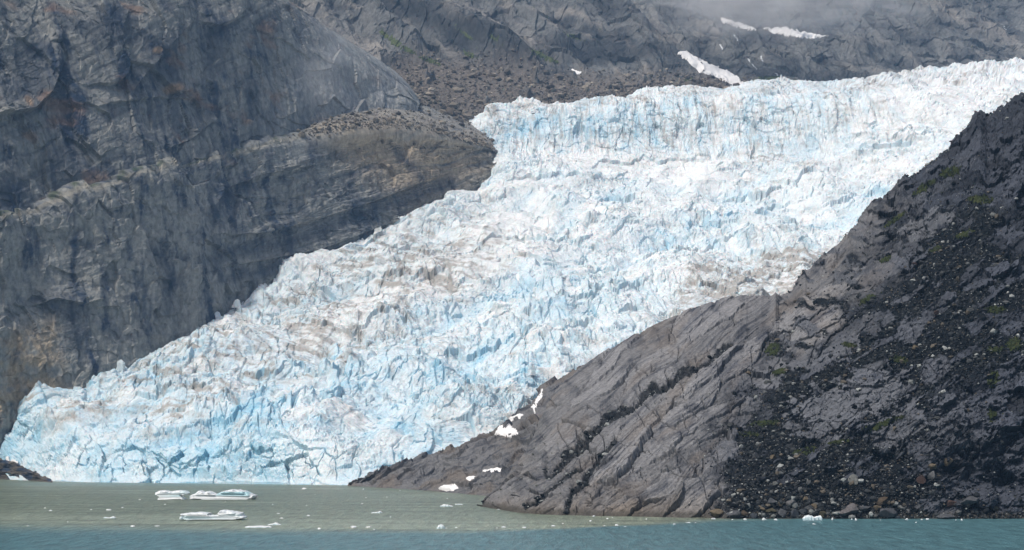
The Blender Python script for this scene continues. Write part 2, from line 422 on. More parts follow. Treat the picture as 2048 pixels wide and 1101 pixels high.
# ==================================================================== LOWER CLIFF left of the glacier
cols = [-876, -376, -160, -40, 60, 160, 250, 340, 430, 520, 600, 690, 780, 850, 910, 955, 985, 1003, 1010]
mb = [(974,1050),(965,1200),(900,1300),(885,1330),(818,1382),(775,1420),(735,1455),(692,1510),(632,1580),(592,1650),(522,1710),(478,1760),(452,1812),(422,1865),(392,1915),(368,1945),(338,1972),(320,2000),(330,2060)]
lg = [575, 502, 470, 442, 414, 382, 350, 324, 305, 288, 266, 240, 236, 246, 262, 276, 290, 308, 322]
B = [[], [], [], [], [], [], []]
for x, (yb, d), yl in zip(cols, mb, lg):
    wide = sm(540, 700, x)
    B[0].append((x, yb + 90, d - 6))
    B[1].append((x, yb, d))
    B[2].append((x, yb + (yl - yb) * .35, d + 16))
    B[3].append((x, yb + (yl - yb) * .7, d + 30))
    B[4].append((x, yl + 3, d + 46))
    B[5].append((x, yl - 3 - 10 * wide, d + 58 + 45 * wide))
    B[6].append((x, yl - 6 - 34 * wide, d + 90 + 150 * wide))
px, py, P = loft(B, 760, 470)
n = facing(normals(P), P); X, Y, Z = P[..., 0], P[..., 1], P[..., 2]
w_ = X * .57 + Y * .82
def rockwalls(w_, Z, X, Y, seed, big=1.0):
    a = w_ + 10 * fbm(w_ / 50, Z / 50, o=3, seed=seed); b = Z + 10 * fbm(w_ / 50, Z / 50, o=3, seed=seed + 1)
    d = 9 * big * fbm(w_ / 150, Z / 130, o=3, seed=seed + 2)
    q = worley(a / 62, b / 85, seed + 3); d += big * (4 * (q[2] - .5) + 7 * q[3])
    q = worley(a / 23, b / 34, seed + 4); d += 2.2 * (q[2] - .5) + 4.2 * q[3]
    q = worley(a / 8, b / 12, seed + 5); d += 1.2 * (q[2] - .5) + 1.8 * q[3]
    d += 1.6 * fbm(w_ / 9, Z / 9, o=5, seed=seed + 6, gain=.6)
    return d
dsp = rockwalls(w_, Z, X, Y, 300)
# sweeping foliation: sheets dipping down to the left
th = math.radians(17)
fa, fb = px * math.cos(th) - py * math.sin(th), px * math.sin(th) + py * math.cos(th)
fb = fb + 16 * fbm(px / 130, py / 90, o=3, seed=311)
fol = fbm(fa / 150, fb / 17, o=5, seed=312, gain=.6)
fw = sm(380, 620, px)
dsp = dsp * (1 - .1 * fw)
dsp += fol * (1.2 + 3.0 * fw)
dsp += 6 * step(px, py, [(420,470),(520,470),(620,445),(720,415),(830,372),(900,345)], 60, 40)
dsp += 4.5 * step(px, py, [(440,535),(540,520),(640,500),(760,455),(880,410)], 60, 26)
dsp += 5 * step(px, py, [(420,430),(450,380),(520,350),(640,330)], 40, 22)
dsp += 6 * step(px, py, [(70,610),(110,600),(160,612),(210,600)], 20, 34)
# the brown stained corner by the water and the nose by the ice
dsp += fw * (1 - .85 * sm(.74, .86, np.linspace(0, 1, px.shape[0])[:, None])) * (2.6 * worley(px / 60 + .3 * fol, py / 34, 330)[3] + 1.0 * worley(px / 16, py / 10, 331)[3])
dsp *= 1 - .9 * sm(.76, .86, np.linspace(0, 1, px.shape[0])[:, None]) * sm(520, 620, px)
Pd = P + n * dsp[..., None]
strk = .45 * fbm(w_ / 5, Z / 26, o=4, seed=321, gain=.6) + .7 * fbm(w_ / 18 + .4 * fbm(w_ / 20, Z / 20, o=2, seed=326), Z / 120, o=3, seed=325)
blot = fbm(w_ / 26, Z / 26, o=5, seed=322, gain=.6)
grey, dark, tan, pale = np.array([.265, .265, .25]), np.array([.036, .054, .090]), np.array([.42, .335, .235]), np.array([.38, .36, .30])  # dark has the blue of shadowed rock put into its colour
col = mix(np.broadcast_to(grey, P.shape), dark, np.clip(.65 * sm(.0, .35, strk) + .5 * sm(0, .4, blot), 0, 1))
col = mix(col, pale, .55 * sm(.1, .6, fbm(w_ / 4, Z / 4, o=4, seed=323, gain=.7)) * (1 - .5 * fw))
col = mix(col, tan, np.clip(.9 * soft_poly(px, py, [(640,260),(760,240),(950,280),(980,330),(840,420),(700,330)], 60) * sm(-.5, .3, fol + .3) , 0, .8))
col = mix(col, tan * .9, np.clip(soft_poly(px, py, [(-50,690),(110,640),(130,790),(30,840),(-50,860)], 25) * sm(-.2, .25, blot + .1) * .85, 0, 1))
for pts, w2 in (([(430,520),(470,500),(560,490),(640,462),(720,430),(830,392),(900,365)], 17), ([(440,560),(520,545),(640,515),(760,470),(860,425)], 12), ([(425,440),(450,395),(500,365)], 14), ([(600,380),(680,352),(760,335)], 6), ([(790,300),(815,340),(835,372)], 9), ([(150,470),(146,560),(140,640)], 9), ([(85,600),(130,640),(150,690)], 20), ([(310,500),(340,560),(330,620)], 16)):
    col = mix(col, dark * .8, .8 * np.clip(band(px + 9 * fol + 8 * blot, py + 9 * blot, pts, w2) * (.75 + .6 * strk), 0, 1))  # undercut shade painted along the lips, together with wet streaks
lgd = np.interp(px, cols, lg); col = mix(col, np.array([.36, .33, .27]), .65 * sm(2, 5, py - lgd) * sm(17, 8, py - lgd + 4 * blot) * (1 - sm(560, 640, px)))
col = mix(col, dark * .7, .35 * sm(.05, .45, fol) * fw * (1 - soft_poly(px, py, [(640,250),(960,270),(980,330),(760,330)], 30) * .6))
gm = np.exp(-(np.abs(seg_dist(px, py, [(x, y) for x, y in zip(cols, lg)])[0]) / 3.5) ** 2) * sm(-.2, .3, fbm(px / 30, py / 30, o=3, seed=324)) * (1 - sm(560, 640, px))
col = mix(col, np.array([.05, .07, .03]), .8 * gm)
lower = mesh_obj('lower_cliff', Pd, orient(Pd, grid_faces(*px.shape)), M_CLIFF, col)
LC = dict(P=Pd, px=px, py=py, pp=proj(Pd), n=n)
tag(lower, 'streaked grey and brown rock wall directly above the left edge of the ice', 'cliff', kind='structure')

# ==================================================================== UPPER CLIFF with the smooth rounded shoulder
A = [[], [], [], [], [], []]
ac = [-870, -380, -170, -40, 80, 200, 300, 400, 480, 560, 630, 690, 745, 790, 818, 840]
at = [-150, -125, -110, -110, -110, -110, -110, -100, -60, -5, 40, 78, 112, 146, 172, 205]
ab = [581, 508, 476, 446, 412, 374, 341, 314, 298, 282, 262, 244, 228, 214, 204, 212]
for x, yt, yb in zip(ac, at, ab):
    d0 = float(np.interp(x, cols, [m[1] for m in mb])) + 56 + 70 * float(sm(540, 800, np.array(x * 1.0)))
    hgt = yb - yt
    xs = x - 18 * float(sm(500, 700, np.array(x * 1.0)))
    A[0].append((x, yb + 30, d0 - 8))
    A[1].append((x, yb, d0))
    A[2].append((x, yb - hgt * .4, d0 + 14 + hgt * .04))
    A[3].append((x, yb - hgt * .78, d0 + 34 + hgt * .09))
    A[4].append((x, yt, d0 + 70 + hgt * .18))
    A[5].append((x + 20, yt + 30, d0 + 200 + hgt * .3))
px, py, P = loft(A, 700, 420)
n = facing(normals(P), P); X, Y, Z = P[..., 0], P[..., 1], P[..., 2]
w_ = X * .57 + Y * .82
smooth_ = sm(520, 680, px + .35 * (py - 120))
dg = math.radians(24); da, db = px * math.cos(dg) - py * math.sin(dg), px * math.sin(dg) + py * math.cos(dg) + 14 * fbm(px / 90, py / 90, o=2, seed=430)
diag = fbm(da / 190, db / 17, o=4, seed=431, gain=.55)
dsp = .8 * rockwalls(w_, Z, X, Y, 400, 1.2) * (1 - .72 * smooth_) + 1.0 * diag * (1 - smooth_)
# hollows, lips and diagonal grooves
dsp += 11 * step(px, py, [(-20,235),(60,225),(100,190),(130,120)], 20, 60)
dsp += 6 * step(px, py, [(260,190),(300,140),(345,85),(400,30)], 30, 40)
dsp += 4 * step(px, py, [(180,220),(230,205),(330,190),(420,200)], 40, 30)
dsp += 6 * step(px, py, [(400,40),(430,55),(460,45),(490,20)], 20, 40)
dsp += 5 * step(px, py, [(330,300),(380,280),(430,240),(440,200)], 20, 40)
th = math.radians(-36)
fa, fb = px * math.cos(th) - py * math.sin(th), px * math.sin(th) + py * math.cos(th)
gro = fbm(fa / 130, fb / 9, o=4, seed=412, gain=.6)
vst = fbm(px / 8, py / 120, o=4, seed=413, gain=.6)
upr = sm(40, -20, py - .62 * (px - 560) - 20)
dsp += smooth_ * (2.6 * gro * upr + (.7 * vst + 1.6 * fbm(px / 14, py / 22, o=5, seed=414, gain=.6)) * (1 - upr))
dsp += smooth_ * (1 - upr) * 5 * worley(px / 40, py / 60, 415)[3]
Pd = P + n * dsp[..., None]
strk = .45 * fbm(w_ / 6, Z / 30, o=4, seed=421, gain=.6) + .6 * fbm(w_ / 22, Z / 110, o=3, seed=425); blot = fbm(w_ / 40, Z / 40, o=6, seed=422, gain=.6)
rust, lgt = np.array([.24, .155, .11]), np.array([.40, .40, .39])
col = mix(np.broadcast_to(grey * .95, P.shape), dark * .9, np.clip(.6 * sm(-.1, .3, strk) + .6 * sm(-.05, .35, blot), 0, 1))
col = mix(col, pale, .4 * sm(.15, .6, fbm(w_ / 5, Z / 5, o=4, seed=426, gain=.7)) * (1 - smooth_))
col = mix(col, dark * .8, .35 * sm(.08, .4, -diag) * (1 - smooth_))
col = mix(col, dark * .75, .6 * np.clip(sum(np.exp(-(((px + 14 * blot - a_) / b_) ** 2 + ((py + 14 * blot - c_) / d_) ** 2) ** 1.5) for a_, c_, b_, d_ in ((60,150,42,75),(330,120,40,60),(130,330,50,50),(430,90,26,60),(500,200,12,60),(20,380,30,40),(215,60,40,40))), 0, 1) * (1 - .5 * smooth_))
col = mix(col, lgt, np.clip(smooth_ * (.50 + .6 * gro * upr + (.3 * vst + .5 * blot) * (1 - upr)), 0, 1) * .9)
col = mix(col, rust, .65 * sm(.2, .55, fbm(w_ / 55, Z / 35, o=4, seed=424)) * (1 - .6 * smooth_))
col = mix(col, np.array([.34, .24, .16]), np.clip(sum(np.exp(-(((px - a) / b) ** 2 + ((py - c) / e) ** 2) ** 2) for a, c, b, e in ((48,210,9,14),(312,103,9,7),(352,175,17,9))), 0, 1) * .85)
col = mix(col, np.array([.32, .31, .28]), .6 * np.exp(-(((px - 97) / 13) ** 2 + ((py - 78) / 14) ** 2)))
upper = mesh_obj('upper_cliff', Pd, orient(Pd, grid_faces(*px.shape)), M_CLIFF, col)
tag(upper, 'tall dark blue grey cliff with a pale smooth rounded shoulder on its right', 'cliff', kind='structure')

# ==================================================================== MOUNTAIN behind
cc_ = [470, 600, 720, 820, 920, 1040, 1180, 1340, 1520, 1720, 1920, 2080, 2260, 3200]
low = [300, 290, 280, 280, 285, 270, 262, 250, 240, 228, 205, 185, 170, 140]
ld  = [1850, 1880, 1930, 1990, 2060, 2150, 2240, 2330, 2430, 2540, 2680, 2800, 2920, 3300]
toe = [215, 210, 205, 205, 225, 222, 208, 192, 178, 168, 150, 135, 120, 90]
td  = [1990, 2000, 2010, 2060, 2110, 2190, 2270, 2360, 2470, 2600, 2760, 2900, 3020, 3450]
brk = [60, 70, 105, 125, 132, 142, 150, 158, 160, 140, 115, 100, 85, 40]
bd  = [2250, 2270, 2300, 2330, 2350, 2380, 2420, 2460, 2520, 2680, 2860, 3000, 3120, 3560]
C = [[], [], [], [], []]
for x, a, b, c, d, e, f in zip(cc_, low, ld, toe, td, brk, bd):
    C[0].append((x, a, b)); C[1].append((x, c, d)); C[2].append((x, e, f))
    C[3].append((x, e - 95, f + 190)); C[4].append((x, e - 260, f + 560))
px, py, P = loft(C, 1000, 400)
n = facing(normals(P), P); X, Y, Z = P[..., 0], P[..., 1], P[..., 2]
talus = np.clip(soft_poly(px, py, [(560,260),(700,205),(790,130),(850,120),(1000,135),(1100,152),(1250,160),(1400,150),(1500,175),(1500,260),(560,300)], 16), 0, 1)
talus = talus * sm(-.45, .0, fbm(px / 40, py / 22, o=3, seed=500) + .3)
th = math.radians(-34)
fa, fb = px * math.cos(th) - py * math.sin(th), px * math.sin(th) + py * math.cos(th)
fb = fb + 14 * fbm(px / 90, py / 60, o=3, seed=501)
big = fbm(fa / 230, fb / 62, o=3, seed=502, ridged=True)
med = fbm(fa / 90, fb / 20, o=5, seed=503, gain=.6)
a, b = X + 15 * fbm(X / 60, Z / 60, o=3, seed=504), Z + 15 * fbm(X / 60, Z / 60, o=3, seed=505)
q1 = worley(a / 55, b / 48, 506); q2 = worley(a / 19, b / 17, 507); q3 = worley(a / 8, b / 8, 508)
rk = 1 - talus
dsp = rk * (26 * big + 10 * med + 9 * q1[3] + 7 * (q1[2] - .5) + 5 * q2[3] + 3 * (q2[2] - .5) + 2 * q3[3]) + talus * (2.5 * q3[3] + 2.0 * (q3[2] - .5) + 3 * fbm(X / 40, Z / 30, o=3, seed=509))
# the two spurs that run down to the right
for pts, w, h in (([(560,-60),(700,20),(800,90),(860,125)], 26, 34), ([(760,-40),(880,40),(980,95),(1065,142)], 30, 40), ([(1180,-60),(1260,40),(1300,110)], 40, 30),
                  ([(960,-40),(1050,40),(1130,100)], 26, 18)):
    d, s = seg_dist(px, py, pts)
    dsp += rk * h * np.exp(-(d / w) ** 2) * np.where(s > 0, np.exp(-d / 18), 1)
Pd = P + n * dsp[..., None] * .8
blot = fbm(X / 60, Z / 60, o=6, seed=520, gain=.6); fine = fbm(X / 7, Z / 7, o=4, seed=521, gain=.7)
mg, md, mp_ = np.array([.16, .162, .158]), np.array([.045, .05, .058]), np.array([.27, .25, .225])
col = mix(np.broadcast_to(mg, P.shape), md, np.clip(.75 * sm(-.25, .35, blot) + .3 * sm(0, .5, fine), 0, 1))
col = mix(col, mp_, .75 * sm(.08, .5, med) * (1 - sm(1350, 1600, px) * .5))
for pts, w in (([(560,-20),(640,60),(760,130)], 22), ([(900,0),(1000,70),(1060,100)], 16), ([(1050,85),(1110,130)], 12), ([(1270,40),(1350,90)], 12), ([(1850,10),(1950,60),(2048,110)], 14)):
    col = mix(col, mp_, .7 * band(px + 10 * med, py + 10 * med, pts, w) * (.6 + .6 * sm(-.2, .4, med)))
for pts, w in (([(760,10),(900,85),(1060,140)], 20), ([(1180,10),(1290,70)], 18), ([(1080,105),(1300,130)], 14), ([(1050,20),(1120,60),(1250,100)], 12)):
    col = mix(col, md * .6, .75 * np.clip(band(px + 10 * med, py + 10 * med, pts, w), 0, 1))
col = mix(col, np.array([.155, .132, .112]), talus * .85)
col = mix(col, mp_ * .8, talus * .6 * sm(.2, .6, fbm(X / 5, Z / 5, o=3, seed=522, gain=.7)))
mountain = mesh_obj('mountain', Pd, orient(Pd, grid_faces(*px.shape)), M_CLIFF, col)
tag(mountain, 'hazy grey mountainside with spurs and rubble rising behind the glacier', 'mountain', kind='structure')
MT = dict(P=Pd, px=px, py=py, pp=proj(Pd), n=n, talus=talus)

# ==================================================================== HILLSIDE on the right
wl = [955, 985, 1040, 1100, 1180, 1280, 1370, 1430, 1480, 1525, 1575, 1630, 1690, 1750, 1815, 1885, 1975, 2060, 2180, 2600, 3400]
wy_ = [1012, 1017, 1026, 1030, 1032, 1034, 1036, 1037] + [1038] * 11 + [1046, 1060]
cr_ = [(965,1003,700),(1008,966,725),(1060,885,760),(1098,800,785),(1165,735,805),(1255,680,830),(1360,625,850),(1480,594,870),(1570,590,880),(1603,557,868),(1647,512,856),(1697,476,846),
       (1741,410,836),(1800,366,822),(1850,334,812),(1902,284,803),(1990,224,793),(2056,180,787),(2180,100,780),(2600,-70,790),(3400,-260,840)]
D = [[] for _ in range(9)]
for x, y, (cx, cy, cd) in zip(wl, wy_, cr_):
    d0 = 78000 / (y - 900)
    i0, i1 = 1 / d0, 1 / cd
    D[0].append((x - 6, y + 40, d0 * .985))
    for j, (t, b) in enumerate(((0, 0), (.12, .06), (.35, .27), (.65, .56), (.9, .85), (1, 1))):
        D[1 + j].append((x + (cx - x) * t, y + (cy - y) * t, 1 / (i0 + (i1 - i0) * b)))
    zc = H + (900 - cy) * cd / F
    d7 = cd + 90; D[7].append((1024 + (cx - 1024) * .99, 900 - (zc - 12 - H) * F / d7, d7))
    d8 = cd + 300; D[8].append((1024 + (cx - 1024) * .95, 900 - (zc - 45 - H) * F / d8, d8))
px, py, P = loft(D, 1040, 560)
n = facing(normals(P), P); X, Y, Z = P[..., 0], P[..., 1], P[..., 2]
nw = fbm(px / 40, py / 40, o=4, seed=600, gain=.6)
# slabs of clean rock; elsewhere rubble
slabs = [  # centre, half sizes, turn (deg), stand-out (m), pale
 (1605,665,48,24,-22,3.5,.75),(1665,705,62,26,-28,3,.7),(1700,805,120,48,-20,5,.85),(1800,850,70,36,-28,4,.75),(1500,755,42,20,10,3.5,.95),
 (1550,745,30,26,-50,3,.8),(1930,850,66,62,0,6,.6),(2010,790,46,60,10,5,.35),(2030,885,60,60,0,5,.3),(1850,455,52,20,-30,3.5,.85),(1790,520,60,22,-32,2.5,.55),
 (1985,310,60,42,-10,7,.32),(1770,395,40,30,-40,3,.3),(1745,470,50,26,-40,3,.35),(1840,400,36,18,-40,3,.5),(1920,300,50,34,-35,4,.25),(1620,720,60,14,-20,2,.7),
 (1840,905,26,24,0,4,.55),(1940,990,60,22,-6,4,.45),(1880,1010,50,18,-4,3,.45),(2020,1000,50,30,0,3,.25),(1590,850,30,12,-8,3,.8),(1630,875,50,10,6,2.5,.8),
 (1690,500,50,18,-40,2,.7),(1650,560,55,20,-38,2,.75),(1700,560,40,16,-36,2,.7),(1760,640,40,16,-20,3,.5),(1820,660,30,22,-60,3,.55),(1880,610,40,14,-30,2.5,.4),
 (1960,560,50,18,-20,3,.35),(2030,480,50,40,-20,4,.25),(2020,640,40,26,0,3,.3),(1740,740,44,16,-30,2.5,.6),(1870,740,34,22,-40,3,.55),(1490,820,36,24,-60,2,.7),(1450,900,26,40,10,3,.7)]
left = sm(60, -60, px - np.interp(py, [550, 620, 680, 760, 860, 950, 1040], [1790, 1730, 1680, 1540, 1455, 1455, 1465]) + 55 * nw)
left = np.maximum(left, sm(620, 560, py + .0 * px) * sm(1760, 1700, px + 50 * nw))
holes = sm(.02, .22, fbm((px - py * .3) / 60, py / 26, o=4, seed=670, gain=.6)) * sm(1500, 1580, px) * .95
left = left * (1 - holes)
blk = worley(px / 20 + .4 * nw, py / 15, 630); nz1 = perlin(px / 9, py / 9, seed=601)
slab = np.zeros_like(px); sl_d = np.zeros_like(px); pale_ = np.zeros_like(px)
for cx, cy, rx, ry, ang, h, pl in slabs:
    a = math.radians(ang); u = ((px - cx) * math.cos(a) + (py - cy) * math.sin(a)) / rx; v = (-(px - cx) * math.sin(a) + (py - cy) * math.cos(a)) / ry
    r = (np.abs(u) ** 2.6 + np.abs(v) ** 2.6) ** (1 / 2.6) + .6 * nw + .45 * (blk[2] - .5) + .2 * nz1
    m = sm(1.0, .9, r)
    sl_d = np.maximum(sl_d, m * h * .40 * np.clip(.72 + .35 * v, .2, 1.2)); slab = np.maximum(slab, m); pale_ = np.maximum(pale_, m * pl)
ra, rb = px * math.cos(.52) - py * math.sin(.52), px * math.sin(.52) + py * math.cos(.52)
ribs = sm(.10, .22, fbm(ra / 120, rb / 26, o=5, seed=671, gain=.55) + .25 * (blk[2] - .5)) * sm(1480, 1560, px) * (1 - .75 * sm(940, 985, py))
slab = np.maximum(slab, ribs); pale_ = np.maximum(pale_, ribs * (.42 + .3 * perlin(ra / 160, rb / 50, seed=672))) * (1 - .55 * sm(1850, 2000, px))
sl_d = np.maximum(sl_d, ribs * 1.2)
# foliation of the clean rock, running up to the right
th = math.radians(38)
w1 = 15 * fbm(px / 170, py / 120, o=2, seed=602)
fa, fb = px * math.cos(th) - py * math.sin(th), px * math.sin(th) + py * math.cos(th) + w1
f1_ = fbm(fa / 240, fb / 24, o=5, seed=603, gain=.58)
blk = worley(px / 20 + .4 * nw, py / 15, 630)
q = worley(fa / 125 + .10 * nw, fb / 34 + .22 * nw, 604); q2 = worley(fa / 34 + 5 + .1 * nw, fb / 11 + .2 * nw, 605)
lip = q[3] * 3.2 + 2.2 * (q[2] - .5) - 2.6 * (1 - sm(0, .07, q[1] - q[0])) * sm(-.2, .1, fbm(px / 40, py / 40, o=2, seed=660))
small = q2[3] * 1.3 + .9 * (q2[2] - .5) - 1.0 * (1 - sm(0, .09, q2[1] - q2[0])) * sm(-.1, .2, fbm(px / 30, py / 30, o=2, seed=661))
def ledge(sp, seed):
    t = fb / sp + .9 * fbm(fa / (sp * 9), fb / (sp * 2.4), o=3, seed=seed)
    return (t - np.floor(t)) * sm(-.1, .35, fbm(fa / (sp * 6), fb / (sp * 2), o=2, seed=seed + 1))
ledges = 3.2 * ledge(30, 640) + 1.5 * ledge(13, 644) + .7 * ledge(6, 648)
gv, _ = seg_dist(px + 10 * nw, py + 14 * nw, [(1095,950),(1140,905),(1200,850),(1260,810),(1330,770),(1400,730),(1460,690)])
gully = np.exp(-(gv / (7 + 6 * sm(-.2, .4, nw))) ** 2)
gv2, _ = seg_dist(px + 8 * nw, py + 10 * nw, [(1130,1024),(1150,980),(1175,940),(1230,880)])
gully = np.maximum(gully, .8 * np.exp(-(gv2 / 6) ** 2))
gv3, _ = seg_dist(px + 8 * nw, py + 8 * nw, [(1050,1015),(1085,990),(1120,960),(1160,930)])
gully = np.maximum(gully, .7 * np.exp(-(gv3 / 5) ** 2))
rub = np.clip(1 - np.maximum(left, slab), 0, 1)
rub = np.maximum(rub, .9 * sm(.3, .6, gully) * left)
c1_ = worley(px / 9, py / 9, 606); c2_ = worley(px / 4.2, py / 4.2, 607)
jt = worley(fa / 62 + .5 * nw, fb / 95, 662)
joint = (1 - sm(0, .03, jt[1] - jt[0])) * sm(-.05, .25, fbm(px / 50, py / 50, o=2, seed=663))
dsp = left * (1.5 * f1_ + 1.25 * lip + .40 * small + .22 * ledges - 1.8 * joint) * (1 - .5 * gully) - 2.4 * gully * left
crag = np.clip(soft_poly(px, py, [(1740,420),(1990,190),(2200,80),(2200,480),(2050,460),(1980,400),(1880,420),(1800,470)], 30) + soft_poly(px, py, [(1880,780),(2200,700),(2200,1040),(1900,1010),(1860,860)], 30) + .7 * soft_poly(px, py, [(1600,520),(1740,420),(1800,480),(1700,560)], 24), 0, 1)
kb = worley(px / 58 + .5 * nw, py / 40, 650); kc = worley(px / 25 + .4 * nw, py / 17, 651); kd = worley(px / 11, py / 8, 652)
crags = 8.0 * kb[3] + 1.6 * (kb[2] - .5) + 3.4 * kc[3] + .9 * (kc[2] - .5) + 1.3 * kd[3] + 1.6 * fbm(X / 5, Y / 5, Z / 5, o=4, seed=653, gain=.6)
rub = rub * (1 - .85 * crag)
dsp += crag * crags + (.6 * crags) * slab * (1 - left) * (1 - crag)
dsp += slab * (1.4 * fbm(fa / 90, fb / 18, o=4, seed=608) + .4 * small + .8 * lip) * (1 - left) + sl_d * (1 - .85 * left)
dsp += rub * (1.0 * c1_[3] + 1.0 * (c1_[2] - .5) + .7 * c2_[3] + .6 * (c2_[2] - .5) + 3 * fbm(px / 60, py / 45, o=3, seed=609))
dsp += .35 * fbm(px / 5, py / 5, o=3, seed=610)
# the dark overhang at the right edge
dsp -= 9 * soft_poly(px, py, [(1885,925),(1960,925),(2070,915),(2070,985),(1960,975),(1900,960)], 30)
dsp -= 5 * soft_poly(px, py, [(1745,905),(1790,900),(1800,925),(1760,935)], 8)
# cracks across the clean rock
ck = np.abs(perlin(fa / 45, fb / 80, seed=611)); dsp -= 1.6 * (1 - sm(0, .035, ck)) * np.maximum(left, slab) * sm(0, .3, perlin(px / 70, py / 70, seed=612) + .1)
dsp *= sm(-14, -2, Z) * .0 + 1
tv = np.linspace(0, 1, px.shape[0])[:, None]
k_ = sm(1430, 1580, px)[..., None]
nh = n * (1 - .72 * k_) + np.array([-.10, -.80, .05]) * k_; nh /= np.linalg.norm(nh, axis=-1, keepdims=True)
Pd = P + nh * (dsp * (.35 + .65 * sm(0, 5, Z)) * .9 * (1 - .5 * left * sm(.45, .7, tv)))[..., None]
Pd[..., 2] += k_[..., 0] * sm(.45, .68, tv) * (9 * np.maximum(0, fbm(px / 60, py * 0, o=2, seed=680)) + 3 * np.maximum(0, fbm(px / 17, py * 0 + 3, o=3, seed=681)))
Pd[..., 2] = np.where(Z < -1, np.minimum(Pd[..., 2], -1.5), Pd[..., 2])
st = fbm(fa / 120, fb / 7, o=5, seed=620, gain=.62); bl = fbm(px / 50, py / 50, o=5, seed=621, gain=.6)
clean, bandd, warm, scr = np.array([.190, .188, .190]), np.array([.042, .046, .058]), np.array([.19, .15, .112]), np.array([.009, .011, .013])
cl = mix(np.broadcast_to(clean, P.shape), bandd, np.clip(.65 * sm(-.02, .45, st) + .5 * sm(.0, .4, bl), 0, 1))
cl = cl * (.72 + .56 * q[2])[..., None]
cl = mix(cl, warm, .30 * sm(0, .4, fbm(fa / 140, fb / 40, o=4, seed=622)) + .35 * sm(975, 1030, py))
cl = cl * (1 + .35 * fbm(fa / 60, fb / 4, o=4, seed=625, gain=.7))[..., None]
darkr = np.array([.046, .051, .064])
sc_ = mix(darkr * (.55 + .9 * kb[2])[..., None] * (1 + .5 * st)[..., None], clean * [.92, .96, 1.02], np.clip(pale_ ** 1.5 * (.75 + .7 * st), 0, 1))
col = mix(sc_, cl, left * sm(1480, 1380, px - 260 * sm(760, 640, py) + 90 * nw) + left * .55 * (1 - sm(1480, 1380, px - 260 * sm(760, 640, py) + 90 * nw)))
stone = sm(.55, .95, c2_[2])
col = mix(col, mix(np.broadcast_to(scr, P.shape), np.array([.11, .115, .115]), stone * .4 * sm(-.3, .3, fbm(px / 25, py / 25, o=3, seed=624))), rub * .95)
wet = sm(3.0, 1.2, Pd[..., 2] + .8 * nw)
col = mix(col, np.array([.065, .06, .05]), .75 * wet)
hill = mesh_obj('hillside', Pd, orient(Pd, grid_faces(*px.shape)), M_ROCK, col)
tag(hill, 'dark stony hillside with pale ice-worn slabs sloping to the water', 'hillside', kind='structure')
HS = dict(P=Pd, px=px, py=py, pp=proj(Pd), n=n, rub=rub, left=left, slab=slab)

# ==================================================================== far SHORE ROCK between the ice and the hillside
wl2 = [(690,972),(745,975),(815,979),(880,984),(935,989),(985,994),(1040,1000),(1100,1005),(1180,1010)]
cr2 = [(702,969,1092),(768,943,1108),(838,914,1120),(922,889,1130),(988,859,1150),(1048,814,1175),(1098,770,1200),(1170,733,1225),(1250,690,1260)]
E = [[] for _ in range(6)]
for (x, y), (cx, cy, cd) in zip(wl2, cr2):
    d0 = 78000 / (y - 900); i0, i1 = 1 / d0, 1 / cd
    E[0].append((x, y + 26, d0 * .985))
    for j, (t, b) in enumerate(((0, 0), (.5, .42), (1, 1))):
        E[1 + j].append((x + (cx - x) * t, y + (cy - y) * t, 1 / (i0 + (i1 - i0) * b)))
    E[4].append((cx + 4, cy + 6, cd + 40)); E[5].append((cx + 10, cy + 40, cd + 150))
px, py, P = loft(E, 420, 220)
n = facing(normals(P), P); X, Y, Z = P[..., 0], P[..., 1], P[..., 2]
th = math.radians(24)
fa, fb = px * math.cos(th) - py * math.sin(th), px * math.sin(th) + py * math.cos(th) + 14 * fbm(px / 90, py / 70, o=3, seed=702)
q = worley(fa / 50, fb / 12, 704); q2 = worley(fa / 18, fb / 6, 705)
fl = fbm(fa / 110, fb / 12, o=5, seed=703, gain=.58)
dsp = 4.5 * fl + 4 * q[3] + 3 * (q[2] - .5) + 1.6 * q2[3] + .6 * fbm(px / 5, py / 5, o=3, seed=706)
Pd = P + n * (dsp * (.3 + .7 * sm(0, 5, Z)))[..., None]
Pd[..., 2] = np.where(Z < -1, np.minimum(Pd[..., 2], -1.5), Pd[..., 2])
st = fbm(fa / 100, fb / 6, o=5, seed=707, gain=.62)
col = mix(np.broadcast_to(clean * .85, P.shape), bandd * .8, np.clip(.85 * sm(-.1, .4, st), 0, 1))
col = mix(col, warm * .85, .5 * sm(-.1, .4, fbm(fa / 90, fb / 30, o=4, seed=708)))
shore = mesh_obj('shore_rock', Pd, orient(Pd, grid_faces(*px.shape)), M_ROCK, col)
tag(shore, 'low brown rock bank sloping into the water right of the ice front', 'rock bank', kind='structure')
SR = dict(P=Pd, px=px, py=py, pp=proj(Pd), n=n)

# small rock at the far left of the front
wl3 = [(-70,958),(-20,958.5),(30,960),(75,963),(106,966)]
cr3 = [(-70,868,1368),(-20,906,1348),(30,924,1312),(70,944,1256),(102,958,1225)]
E = [[] for _ in range(5)]
for (x, y), (cx, cy, cd) in zip(wl3, cr3):
    d0 = 78000 / (y - 900)
    E[0].append((x, y + 20, d0 * .985)); E[1].append((x, y, d0)); E[2].append(((x + cx) / 2, (y + cy) / 2, 2 / (1 / d0 + 1 / cd) * .5 * 1.0 + .5 * (d0 + cd) / 2 - 4))
    E[3].append((cx, cy, cd)); E[4].append((cx + 6, cy + 12, cd + 60))
px, py, P = loft(E, 130, 90); n = facing(normals(P), P)
q = worley(px / 22, py / 9, 734)
dsp = 3 * q[3] + 2 * (q[2] - .5) + 2 * fbm(px / 18, py / 12, o=4, seed=735)
Pd = P + n * (dsp * (.3 + .7 * sm(0, 5, P[..., 2])))[..., None]
